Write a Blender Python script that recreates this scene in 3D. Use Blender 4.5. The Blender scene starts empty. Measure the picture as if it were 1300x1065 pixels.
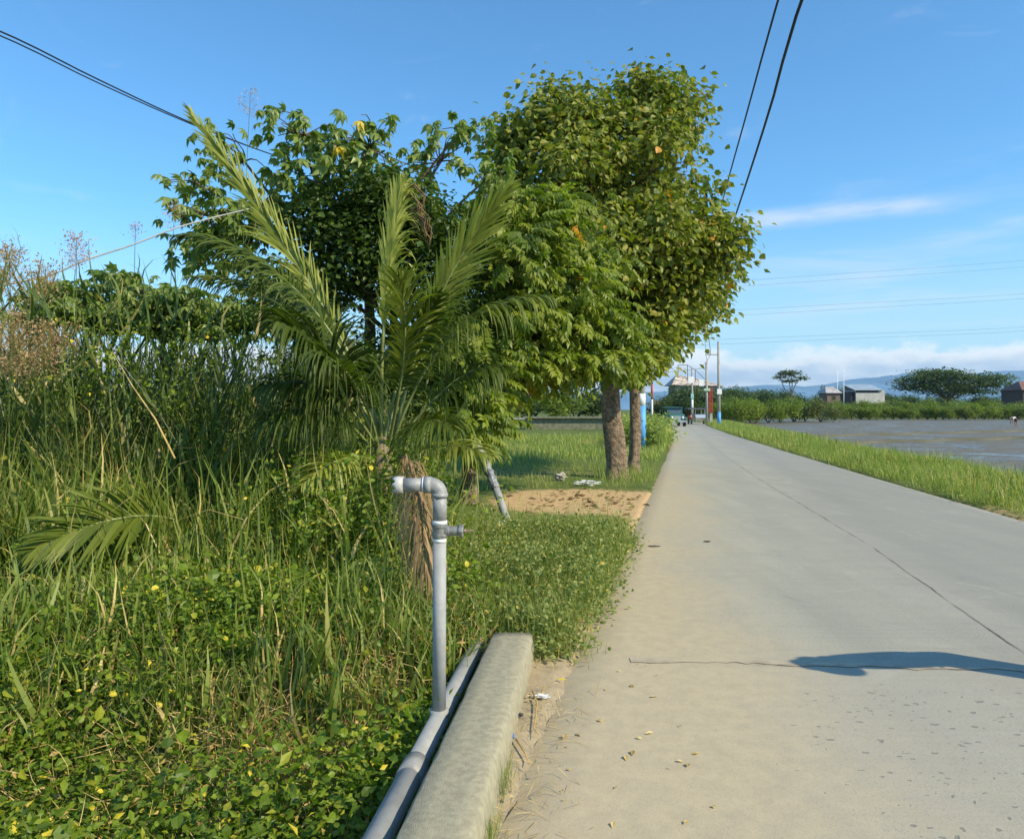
import bpy, bmesh, math, random
import numpy as np
from mathutils import Vector, Matrix
R = math.radians
rng = np.random.default_rng(11)
random.seed(5)
S = bpy.context.scene
COL = S.collection

# ------------------------------------------------------------------ camera
F = 976.0; PITCH = math.atan((520 - 487.5) / F); CH = 1.6
cam_d = bpy.data.cameras.new('camera'); cam = bpy.data.objects.new('camera', cam_d); COL.objects.link(cam)
cam.location = (0, 0, CH); cam.rotation_euler = (math.pi / 2 + PITCH, 0, 0)
cam_d.sensor_width = 36; cam_d.lens = F / 1300 * 36; cam_d.shift_y = -45 / 1300
cam_d.clip_start = 0.05; cam_d.clip_end = 20000
S.camera = cam
# ------------------------------------------------------------------ light
SUN_E = R(38); SUN_A = R(34)          # elevation; angle the sun stands behind the camera, from due right
sdir = Vector((math.cos(SUN_E) * math.cos(SUN_A), -math.cos(SUN_E) * math.sin(SUN_A), math.sin(SUN_E)))
sl = bpy.data.lights.new('sun', 'SUN'); sl.energy = 4.9; sl.angle = R(0.55); sl.color = (1, 0.87, 0.62)
so = bpy.data.objects.new('sun', sl); COL.objects.link(so)
so.rotation_euler = sdir.to_track_quat('Z', 'Y').to_euler()
W = bpy.data.worlds.new('World'); S.world = W; W.use_nodes = True
S.view_settings.view_transform = 'Standard'; S.view_settings.look = 'None'; S.view_settings.gamma = 1
S.view_settings.exposure = 0.25
S.view_settings.use_curve_mapping = False


class NT:
    """small helper to wire node trees"""
    def __init__(s, tree): s.t = tree; s.n = tree.nodes; s.l = tree.links
    def node(s, typ, ins=None, **kw):
        n = s.n.new(typ)
        for k, v in kw.items(): setattr(n, k, v)
        for k, v in (ins or {}).items(): s.set(n, k, v)
        return n
    def set(s, n, k, v):
        if hasattr(v, 'is_linked') or isinstance(v, bpy.types.NodeSocket): s.l.new(v, n.inputs[k])
        else: n.inputs[k].default_value = v
    def math(s, op, a, b=None, c=None, clamp=False):
        n = s.n.new('ShaderNodeMath'); n.operation = op; n.use_clamp = clamp
        for i, v in enumerate((a, b, c)):
            if v is not None: s.set(n, i, v)
        return n.outputs[0]
    def maprange(s, v, a, b, c=0.0, d=1.0, smooth=True):
        n = s.n.new('ShaderNodeMapRange'); n.interpolation_type = 'SMOOTHSTEP' if smooth else 'LINEAR'
        for k, x in zip(('Value', 'From Min', 'From Max', 'To Min', 'To Max'), (v, a, b, c, d)): s.set(n, k, x)
        return n.outputs[0]
    def mix(s, f, a, b, mode='MIX'):
        n = s.n.new('ShaderNodeMix'); n.data_type = 'RGBA'; n.blend_type = mode
        s.set(n, 0, f); s.set(n, 6, a); s.set(n, 7, b)
        return n.outputs[2]
    def noise(s, vec, scale, detail=4, rough=.55, dist=0):
        n = s.n.new('ShaderNodeTexNoise'); s.set(n, 'Vector', vec)
        n.inputs['Scale'].default_value = scale; n.inputs['Detail'].default_value = detail
        n.inputs['Roughness'].default_value = rough; n.inputs['Distortion'].default_value = dist
        return n.outputs['Fac']
    def ramp(s, v, stops):
        n = s.n.new('ShaderNodeValToRGB'); s.set(n, 0, v); e = n.color_ramp.elements
        while len(e) < len(stops): e.new(.5)
        for x, (p, c) in zip(e, stops): x.position = p; x.color = (*c, 1)
        return n.outputs[0]


def c4(c): return (*c, 1.0)

# sky with its clouds, laid out by compass direction and height above the horizon
w = NT(W.node_tree); w.n.clear()
sky = w.node('ShaderNodeTexSky', sky_type='NISHITA', sun_disc=False, sun_elevation=SUN_E,
             sun_rotation=math.atan2(sdir.x, sdir.y), altitude=0.0, air_density=1.0, dust_density=0.35, ozone_density=2.6)
tc = w.node('ShaderNodeTexCoord'); sp = w.node('ShaderNodeSeparateXYZ', {0: tc.outputs['Generated']})
el = w.math('ARCSINE', sp.outputs[2]); az = w.math('ARCTAN2', sp.outputs[0], sp.outputs[1])
def skyvec(ka, ke, off=0.0):
    return w.node('ShaderNodeCombineXYZ', {0: w.math('MULTIPLY', az, ka), 1: w.math('MULTIPLY', el, ke), 2: off}).outputs[0]
hsv = w.node('ShaderNodeHueSaturation', {'Saturation': 1.02, 'Value': 1.0, 'Color': sky.outputs[0]})
base = w.mix(1.0, hsv.outputs[0], (.90, 1.54, 1.80, 1), 'MULTIPLY')
# cumulus bank low over the horizon
puff = w.noise(skyvec(14, 26, 1.3), 1.0, 6, .62)
top = w.math('ADD', w.math('MULTIPLY', w.noise(skyvec(5, 0, 4.1), 1.0, 3), R(2.2)), w.math('MULTIPLY', puff, R(4.4)))
top = w.math('ADD', top, R(1.15))
dpt = w.math('SUBTRACT', top, el)
cm = w.maprange(dpt, R(-.15), R(1.0))
shade = w.maprange(dpt, R(.3), R(2.2))
shade = w.math('MULTIPLY', shade, w.maprange(w.noise(skyvec(20, 60, 7.7), 1.0, 5), .3, .62, .55, 1.0))
ccol = w.mix(shade, (10.2, 10.2, 10.0, 1), (4.6, 5.9, 7.6, 1))
# thin high veils and one long streak
veil = w.noise(skyvec(3.2, 26, 2.2), 1.0, 6, .6, .6)
vmask = w.math('MULTIPLY', w.maprange(veil, .47, .74), w.maprange(el, R(19), R(6)))
vmask = w.math('MULTIPLY', vmask, w.maprange(az, R(5), R(24)))
st = w.math('ABSOLUTE', w.math('SUBTRACT', el, w.math('ADD', R(12.7), w.math('MULTIPLY', w.noise(skyvec(6, 0, 9), 1.0, 3), R(1.1)))))
smask = w.math('MULTIPLY', w.maprange(st, R(1.0), 0.0), w.math('MULTIPLY', w.maprange(az, R(14.5), R(19)), w.maprange(az, R(33), R(26))))
smask = w.math('MULTIPLY', smask, w.maprange(w.noise(skyvec(14, 70, 3), 1.0, 5), .3, .7, .25, .75))
wisps = w.math('MULTIPLY', w.maprange(w.noise(skyvec(7, 16, 5.5), 1.0, 6, .6, 1.0), .6, .8), .16)
haze = w.maprange(el, R(15), R(1), 0.0, .55)
c1 = w.mix(haze, base, (5.9, 7.2, 8.4, 1))
c1 = w.mix(w.math('MULTIPLY', vmask, .5), c1, (7.0, 7.6, 8.4, 1))
c1 = w.mix(w.math('MAXIMUM', w.math('MULTIPLY', smask, .8), wisps), c1, (7.4, 7.8, 8.4, 1))
c1 = w.mix(w.math('MULTIPLY', cm, .95), c1, ccol)
bg = w.node('ShaderNodeBackground', {'Color': c1, 'Strength': 0.105})
w.l.new(bg.outputs[0], w.node('ShaderNodeOutputWorld').inputs[0])


# ------------------------------------------------------------------ places
def U(px, py, D):
    """world point that stands D metres ahead in the direction of that pixel"""
    a = (px - 650) / F; b = -(py - 487.5) / F
    y = math.cos(PITCH) - b * math.sin(PITCH); z = math.sin(PITCH) + b * math.cos(PITCH)
    return Vector((a / y * D, D, CH + z / y * D))
def G(px, py, z=0.0):
    """world point on the level z in the direction of that pixel"""
    a = (px - 650) / F; b = -(py - 487.5) / F
    y = math.cos(PITCH) - b * math.sin(PITCH); zz = math.sin(PITCH) + b * math.cos(PITCH)
    t = (z - CH) / zz
    return Vector((a * t, y * t, z))
LY = np.array([-60, 0, 11.15, 26, 45, 74, 92, 108, 122, 134, 142]); LX = np.array([-14.4, -.75, 1.8, 5.2, 9.35, 15, 17.6, 17.2, 12, 0, -14])
RY = np.array([-60, 0, 11.3, 19.2, 30, 50, 73, 92, 110, 130, 150]); RX = np.array([-6, 5.55, 7.46, 8.75, 10.6, 14.2, 18.7, 23, 24.5, 19, 0])
def xl(y): return np.interp(y, LY, LX)
def xr(y): return np.interp(y, RY, RX)
def ss(a, b, x):
    t = np.clip((x - a) / (b - a), 0, 1); return t * t * (3 - 2 * t)
def wav(x, y, k, s=0.0):
    return (np.sin(x * k + 1.7 * y * k * .6 + s) + np.sin(y * k * 1.3 - x * k * .7 + 2.1 + s) + np.sin((x + y) * k * 2.3 + s * 2) * .5) / 2.5
def curb_l(y): return -.35 + (np.asarray(y) - 3.11) * .1135
def zg(x, y):
    x = np.asarray(x, float); y = np.asarray(y, float)
    far = ss(0, 2.2, -x - .2)
    btop = 5.10 + .45 * far + .18 * wav(x, 0 * x, 1.9); bw = .55 + 1.6 * far
    left = ss(.02, .2, curb_l(y) + .2 - x)
    ch = ss(0, 1, (btop - y) / bw) * left * ss(-2.5, -.6, y)
    z = -(.42 + .2 * far) * ch
    rise = ss(.8, 5, -x) * ss(5.5, 10, y) * (1 - ss(15, 26, y)) * .55
    z = z + rise
    z = z + .03 * wav(x, y, 1.3) * ss(.1, 1.5, xl(y) - x) * (1 - ch)
    ur = x - xr(y)
    z = z - .42 * ss(2.6, 4.6, ur) * (1 - ss(160, 175, y))
    z = z + ss(180, 900, y) * 1.2 + 4 * ss(150, 330, y) * ss(0, 60, 60 - x) * .9
    # the field edge rises softly to the left of the far bend
    z = z - .05 * ((ur < 0) & (x > xl(y)))
    return z


# ------------------------------------------------------------------ mesh helpers
class MB:
    """collects triangles, with a value per vertex for colour variation between leaves"""
    def __init__(s): s.V = []; s.T = []; s.A = []; s.M = []; s.n = 0
    def add(s, V, T, a=.5, m=0):
        V = np.asarray(V, float).reshape(-1, 3); T = np.asarray(T, int).reshape(-1, 3)
        s.V.append(V); s.T.append(T + s.n); s.n += len(V)
        s.A.append(np.broadcast_to(np.asarray(a, float), (len(V),)).copy()); s.M.append(np.full(len(T), m)); return s
    def tube(s, P, r, n=6, a=.5, m=0, caps=True):
        P = np.array([list(p) for p in P], float); k = len(P); r = np.broadcast_to(np.asarray(r, float), (k,))
        T = np.gradient(P, axis=0) if k > 2 else np.repeat((P[1] - P[0])[None], k, 0)
        T /= np.linalg.norm(T, axis=1)[:, None] + 1e-9
        ref = np.array([0, 0, 1.]) if abs(T[0][2]) < .9 else np.array([1., 0, 0])
        X = np.cross(T, ref); X /= np.linalg.norm(X, axis=1)[:, None] + 1e-9; Y = np.cross(T, X)
        an = np.linspace(0, 2 * math.pi, n, endpoint=False)
        V = P[:, None] + r[:, None, None] * (X[:, None] * np.cos(an)[None, :, None] + Y[:, None] * np.sin(an)[None, :, None])
        V = V.reshape(-1, 3); t = []
        for i in range(k - 1):
            for j in range(n):
                q = (i * n + j, i * n + (j + 1) % n, (i + 1) * n + (j + 1) % n, (i + 1) * n + j)
                t += [(q[0], q[2], q[1]), (q[0], q[3], q[2])]
        if caps:
            V = np.vstack([V, P[0], P[-1]]); c0 = k * n
            for j in range(n):
                t.append((c0, j, (j + 1) % n)); t.append((c0 + 1, (k - 1) * n + (j + 1) % n, (k - 1) * n + j))
        return s.add(V, t, a, m)
    def inst(s, tpl, P, X, Y, Z, sc, a, m=0):
        """copies of the template (x across, y to the tip, z the normal) at frames X, Y, Z"""
        tv, tt = tpl; P = np.asarray(P, float); N = len(P); sc = np.asarray(sc, float)
        if sc.ndim == 1: sc = np.repeat(sc[:, None], 3, 1)
        L = tv[None] * sc[:, None]
        V = P[:, None] + L[..., 0:1] * X[:, None] + L[..., 1:2] * Y[:, None] + L[..., 2:3] * Z[:, None]
        T = tt[None] + (np.arange(N) * len(tv))[:, None, None]
        return s.add(V.reshape(-1, 3), T.reshape(-1, 3), np.repeat(np.asarray(a, float), len(tv)), m)
    def box(s, lo, hi, a=.5, m=0, rot=None, org=None):
        lo, hi = np.array(lo, float), np.array(hi, float)
        V = np.array([[(lo, hi)[i][0], (lo, hi)[j][1], (lo, hi)[k][2]] for i in (0, 1) for j in (0, 1) for k in (0, 1)])
        Q = [(0, 1, 3, 2), (4, 6, 7, 5), (0, 4, 5, 1), (2, 3, 7, 6), (0, 2, 6, 4), (1, 5, 7, 3)]
        T = [t for q in Q for t in ((q[0], q[1], q[2]), (q[0], q[2], q[3]))]
        if rot is not None: V = V @ np.array(Matrix.Rotation(rot, 3, 'Z')).T
        if org is not None: V = V + np.array(org)
        return s.add(V, T, a, m)
    def build(s, name, mats, parent=None, smooth=False, **tags):
        me = bpy.data.meshes.new(name)
        V = np.vstack(s.V) if s.V else np.zeros((0, 3)); T = np.vstack(s.T); nt = len(T)
        if parent is not None: V = V - np.array(parent.location)
        me.vertices.add(len(V)); me.vertices.foreach_set('co', V.astype(np.float32).ravel())
        me.loops.add(nt * 3); me.loops.foreach_set('vertex_index', T.astype(np.int32).ravel())
        me.polygons.add(nt); me.polygons.foreach_set('loop_start', (np.arange(nt) * 3).astype(np.int32))
        mats = mats if isinstance(mats, (list, tuple)) else [mats]
        for m in mats: me.materials.append(m)
        me.polygons.foreach_set('material_index', np.concatenate(s.M).astype(np.int32))
        me.polygons.foreach_set('use_smooth', np.full(nt, smooth))
        at = me.attributes.new('v', 'FLOAT', 'POINT'); at.data.foreach_set('value', np.concatenate(s.A).astype(np.float32))
        me.update(calc_edges=True)
        o = bpy.data.objects.new(name, me); COL.objects.link(o)
        if parent is not None: o.parent = parent
        for k, v in tags.items(): o[k] = v
        return o
def thing(name, loc, label, category, group=None):
    o = bpy.data.objects.new(name, None); COL.objects.link(o); o.location = loc; o.empty_display_size = .2
    o['label'] = label; o['category'] = category
    if group: o['group'] = group
    return o
def copy_thing(o, loc, rz=0.0, sc=(1, 1, 1), label=None):
    r = o.copy(); COL.objects.link(r); r.location = loc; r.rotation_euler = (0, 0, rz); r.scale = sc
    if label: r['label'] = label
    for ch in o.children:
        c = ch.copy(); COL.objects.link(c); c.parent = r
        for g in ch.children:
            d = g.copy(); COL.objects.link(d); d.parent = c
    return r
def norm(v): return v / (np.linalg.norm(v, axis=-1, keepdims=True) + 1e-9)
def frames(Y, N):
    """orthonormal frames from tip directions and rough normals"""
    Y = norm(Y); X = norm(np.cross(Y, N)); Z = np.cross(X, Y); return X, Y, Z
def rvec(n, r=None):
    v = (r or rng).normal(size=(n, 3)); return norm(v)

# leaf templates
def T_(v, t): return (np.array(v, float), np.array(t, int))
leafA = T_([(0, 0, 0), (-.24, .4, .07), (0, .42, 0), (.24, .4, .07), (0, 1, -.14)], [(0, 2, 1), (0, 3, 2), (1, 2, 4), (2, 3, 4)])
leafR = T_([(0, 0, 0), (-.33, .22, .06), (-.38, .6, .04), (0, .5, 0), (.33, .22, .06), (.38, .6, .04), (0, 1, -.16)],
           [(0, 3, 1), (1, 3, 2), (2, 3, 6), (0, 4, 3), (4, 5, 3), (5, 6, 3)])
def blade_tpl(bend, k=5, wd=.5, side=0.0):
    v = []; t = []
    x = y = z = 0.0; ang = 0.0
    for i in range(k + 1):
        f = i / k; wv = wd * (1 - f ** 1.8) * (.55 + .45 * min(1, f * 4))
        if i == k: v.append((x, y, z))
        else: v += [(x - wv, y, z), (x + wv, y, z)]
        ang = bend * f ** 1.2 * 1.25
        y += math.cos(ang) / k; z -= math.sin(ang) / k; x += side * f / k
    for i in range(k - 1): a = 2 * i; t += [(a, a + 1, a + 3), (a, a + 3, a + 2)]
    a = 2 * (k - 1); t.append((a, a + 1, a + 2)); return T_(v, t)
BL = [blade_tpl(b, 5, .5, sd) for b, sd in ((.3, 1), (.8, -2), (1.4, 2), (2.0, -1), (2.5, 0), (.1, 0))]
def merge(parts):
    V = []; T = []; n = 0
    for v, t in parts: V.append(v); T.append(t + n); n += len(v)
    return np.vstack(V), np.vstack(T)
def xf(tpl, sc, M, off=(0, 0, 0)):
    v = tpl[0] * np.array(sc); return (v @ np.array(M).T + np.array(off), tpl[1])
def palmate(n=7, droop=.75):
    """whorl of long leaflets hanging from one point"""
    P = []
    for i in range(n):
        a = -2.6 + 5.2 * i / (n - 1); ln = 1 - .25 * abs(i - (n - 1) / 2) / (n / 2)
        M = Matrix.Rotation(-a, 3, 'Z') @ Matrix.Rotation(-droop * random.uniform(.6, 1.25), 3, 'X')
        P.append(xf(leafA, (ln * .95, ln, ln), M))
    return merge(P)
PALM = [palmate(7, d) for d in (.45, .75, 1.05)]
def compound(n=6, droop=.5):
    P = []; y = 0; z = 0
    for i in range(n):
        f = i / n; y = f * .95; z = -.22 * f * f
        for sd in (-1, 1):
            M = Matrix.Rotation(-sd * (1.15 - .35 * f), 3, 'Z') @ Matrix.Rotation(-droop * random.uniform(.5, 1.4), 3, 'X')
            P.append(xf(leafA, (.42, .42, .42), M, (0, y, z)))
    P.append(xf(leafA, (.42, .42, .42), Matrix.Rotation(-.5, 3, 'X'), (0, .95, -.22)))
    return merge(P)
COMP = [compound(6, d) for d in (.35, .65, .95)]

# ------------------------------------------------------------------ materials
def leaf_mat(name, stops, trans=.34, rough=.42, spec=.35):
    m = bpy.data.materials.new(name); m.use_nodes = True; t = NT(m.node_tree); t.n.clear()
    at = t.node('ShaderNodeAttribute', attribute_name='v')
    col = t.ramp(at.outputs['Fac'], [(p_, tuple(min(1, q_ * g_) for q_, g_ in zip(c_, (1.5, 1.42, 1.2)))) for p_, c_ in stops])
    tco = t.node('ShaderNodeTexCoord')
    mot = t.noise(tco.outputs['Object'], 22.0, 3)
    col = t.mix(t.maprange(mot, .3, .7, 0, .35), col, t.mix(.5, col, (.10, .10, .02, 1)))
    p = t.node('ShaderNodeBsdfPrincipled', {'Base Color': col, 'Roughness': rough, 'Specular IOR Level': spec})
    tr = t.node('ShaderNodeBsdfTranslucent', {'Color': t.mix(1.0, col, (1.7, 2.0, .8, 1), 'MULTIPLY')})
    mx = t.node('ShaderNodeMixShader', {0: trans, 1: p.outputs[0], 2: tr.outputs[0]})
    t.l.new(mx.outputs[0], t.node('ShaderNodeOutputMaterial').inputs[0]); return m
def solid(name, col, rough=.6, metal=0.0, var=.25, scale=6.0, bump=0.0, bscale=60.0, col2=None, spec=.4):
    m = bpy.data.materials.new(name); m.use_nodes = True; t = NT(m.node_tree); t.n.clear()
    tco = t.node('ShaderNodeTexCoord'); nz = t.noise(tco.outputs['Object'], scale, 6, .6)
    c2 = col2 or tuple(x * (1 - var) for x in col)
    c = t.mix(t.maprange(nz, .35, .65), c4(col), c4(c2))
    p = t.node('ShaderNodeBsdfPrincipled', {'Base Color': c, 'Roughness': rough, 'Metallic': metal, 'Specular IOR Level': spec})
    if bump:
        b = t.node('ShaderNodeBump', {'Height': t.noise(tco.outputs['Object'], bscale, 5), 'Strength': bump, 'Distance': .06 if name == 'bark' else .02})
        t.l.new(b.outputs[0], p.inputs['Normal'])
    t.l.new(p.outputs[0], t.node('ShaderNodeOutputMaterial').inputs[0]); return m
g3 = lambda *c: [(i / (len(c) - 1), x) for i, x in enumerate(c)]
M_broad = leaf_mat('broad_leaf', [(0, (.050, .080, .012)), (.45, (.115, .150, .020)), (.85, (.190, .205, .042)), (.96, (.20, .19, .04)), (1, (.40, .20, .03))], .30, .45)
M_comp = leaf_mat('compound_leaf', [(0, (.045, .080, .010)), (.5, (.105, .150, .016)), (.93, (.180, .215, .035)), (.97, (.38, .30, .03)), (1, (.45, .22, .02))], .36, .42)
M_palmate = leaf_mat('palmate_leaf', [(0, (.045, .085, .022)), (.5, (.090, .145, .035)), (.95, (.150, .20, .06)), (1, (.42, .33, .05))], .32, .40)
M_vine = leaf_mat('vine_leaf', g3((.018, .040, .008), (.035, .070, .012), (.06, .10, .015)), .25, .45)
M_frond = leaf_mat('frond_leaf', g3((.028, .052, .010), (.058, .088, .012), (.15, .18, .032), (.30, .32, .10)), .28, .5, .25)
M_rachis = solid('frond_rachis', (.24, .28, .09), .45, var=.3)
M_dead = leaf_mat('dead_frond', g3((.10, .06, .035), (.20, .135, .08), (.34, .25, .155)), .12, .7, .15)
M_under = leaf_mat('undergrowth_leaf', [(0, (.045, .085, .010)), (.5, (.095, .155, .014)), (.88, (.155, .215, .022)), (.96, (.26, .26, .03)), (1, (.50, .42, .05))], .34, .45)
M_grass = leaf_mat('grass_blade', [(0, (.05, .08, .014)), (.5, (.11, .16, .030)), (.88, (.19, .23, .060)), (.95, (.24, .24, .08)), (1, (.42, .33, .16))], .32, .42)
M_reed = leaf_mat('reed_leaf', [(0, (.028, .052, .016)), (.55, (.062, .100, .026)), (.9, (.14, .18, .05)), (1, (.33, .26, .12))], .28, .42)
M_verge = leaf_mat('verge_blade', [(0, (.085, .12, .030)), (.5, (.16, .215, .055)), (.9, (.23, .27, .085)), (1, (.34, .29, .12))], .34, .5)
M_straw = leaf_mat('dry_straw', g3((.20, .14, .06), (.38, .28, .13), (.52, .42, .24)), .1, .75, .1)
M_plume = leaf_mat('reed_plume', g3((.16, .10, .07), (.28, .19, .13), (.42, .32, .21)), .25, .8, .1)
M_plume_p = leaf_mat('purple_plume', g3((.20, .11, .12), (.32, .20, .20), (.44, .32, .28)), .25, .8, .1)
M_weed = leaf_mat('weed_leaf', [(0, (.075, .11, .03)), (.5, (.125, .17, .05)), (.9, (.20, .23, .085)), (1, (.38, .32, .10))], .3, .5)
M_far = leaf_mat('far_leaf', g3((.05, .085, .016), (.11, .16, .028), (.20, .24, .05)), .3, .5)
M_fard = leaf_mat('far_dark_leaf', g3((.022, .045, .014), (.04, .07, .02), (.065, .10, .028)), .25, .5)
M_bark = solid('bark', (.30, .22, .145), .9, var=.6, scale=11, bump=1.0, bscale=18)
M_twig = solid('twig', (.17, .13, .09), .9, var=.4, scale=8)
M_conc = solid('old_concrete', (.40, .36, .245), .9, scale=26, col2=(.31, .28, .19), bump=.45, bscale=220)
M_concd = solid('mossy_concrete', (.22, .215, .15), .92, scale=4, col2=(.13, .135, .075), bump=.5, bscale=60)
M_pvc = solid('grey_pvc', (.35, .355, .345), .62, scale=16, var=.16, spec=.35)
M_pvcj = solid('grey_fitting', (.33, .33, .32), .45, scale=30, var=.25, bump=.15, bscale=150)
M_seal = solid('white_sealant', (.80, .80, .78), .6, var=.1)
M_valve = solid('valve_metal', (.30, .30, .27), .5, .35, var=.35, scale=40, bump=.2)
M_brass = solid('valve_stem_metal', (.30, .22, .15), .5, .6)
M_wire = solid('wire_black', (.022, .022, .03), .55)
M_wirep = solid('wire_pale', (.36, .38, .38), .7)
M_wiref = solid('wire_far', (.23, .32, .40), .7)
M_pole = solid('pole_concrete', (.40, .38, .34), .85, scale=2)
M_blue = solid('blue_paint', (.10, .38, .78), .55, scale=3, var=.15)
M_white = solid('white_paint', (.78, .79, .78), .6, scale=2, var=.08)
M_red = solid('red_paint', (.50, .07, .05), .6, var=.25)
M_rust = solid('rusty_roof', (.24, .13, .10), .8, scale=1.0, var=.4)
M_metalroof = solid('metal_roof', (.45, .52, .56), .45, .3, scale=.6, var=.25)
M_wall = solid('plaster_wall', (.50, .48, .45), .85, scale=.8, var=.15)
M_dark = solid('dark_opening', (.02, .02, .02), .6)
M_green_body = solid('green_car_paint', (.06, .19, .15), .32, .2, var=.15, spec=.6)
M_glass = solid('window_glass', (.09, .13, .14), .12, 0, spec=.8)
M_chrome = solid('bright_metal', (.60, .60, .58), .28, .8, var=.1)
M_tyre = solid('tyre_rubber', (.025, .025, .025), .85)
M_skin = solid('skin', (.30, .17, .10), .6, var=.1)
M_lamp = solid('headlight_glass', (.75, .75, .72), .2)
M_mount = solid('hazy_mountain_forest', (.12, .24, .38), .95, scale=.004, var=.2)  # distance haze painted in: forest colour shifted to blue
M_bag = solid('white_plastic', (.80, .80, .80), .4, var=.15, scale=20, bump=.6, bscale=30)
M_bluep = solid('blue_plastic', (.04, .17, .55), .4)
M_stone = solid('stone', (.42, .38, .33), .9, scale=14, bump=.5)

def ground_mat():
    m = bpy.data.materials.new('soil_and_turf'); m.use_nodes = True; t = NT(m.node_tree); t.n.clear()
    pos = t.node('ShaderNodeNewGeometry').outputs['Position']
    sand = t.node('ShaderNodeAttribute', attribute_name='sand').outputs['Fac']
    n1 = t.noise(pos, .8, 6, .6); n2 = t.noise(pos, 7, 6, .65); n3 = t.noise(pos, 60, 4, .6)
    green = t.mix(t.maprange(n1, .3, .7), (.075, .12, .022, 1), (.14, .165, .045, 1))
    green = t.mix(t.maprange(n2, .45, .8, 0, .5), green, (.24, .20, .11, 1))
    sd = t.mix(t.maprange(n2, .3, .7), (.62, .43, .22, 1), (.46, .31, .16, 1))
    sd = t.mix(t.maprange(n3, .45, .8, 0, .5), sd, (.30, .22, .14, 1))
    f = t.maprange(t.math('ADD', sand, t.math('MULTIPLY', t.math('SUBTRACT', n2, .5), 1.9)), .36, .70)
    dust = t.node('ShaderNodeAttribute', attribute_name='dust').outputs['Fac']
    col = t.mix(f, green, sd)
    dcol = t.mix(t.maprange(n2, .3, .7), (.385, .315, .205, 1), (.31, .255, .17, 1))
    dcol = t.mix(t.maprange(n3, .48, .72, 0, .5), dcol, (.22, .175, .115, 1))
    col = t.mix(dust, col, dcol)
    b = t.node('ShaderNodeBump', {'Height': t.math('ADD', n2, t.math('MULTIPLY', n3, .4)), 'Strength': t.math('SUBTRACT', .6, t.math('MULTIPLY', dust, .42)), 'Distance': .03})
    p = t.node('ShaderNodeBsdfPrincipled', {'Base Color': col, 'Roughness': .95, 'Specular IOR Level': .1, 'Normal': b.outputs[0]})
    t.l.new(p.outputs[0], t.node('ShaderNodeOutputMaterial').inputs[0]); return m
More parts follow.
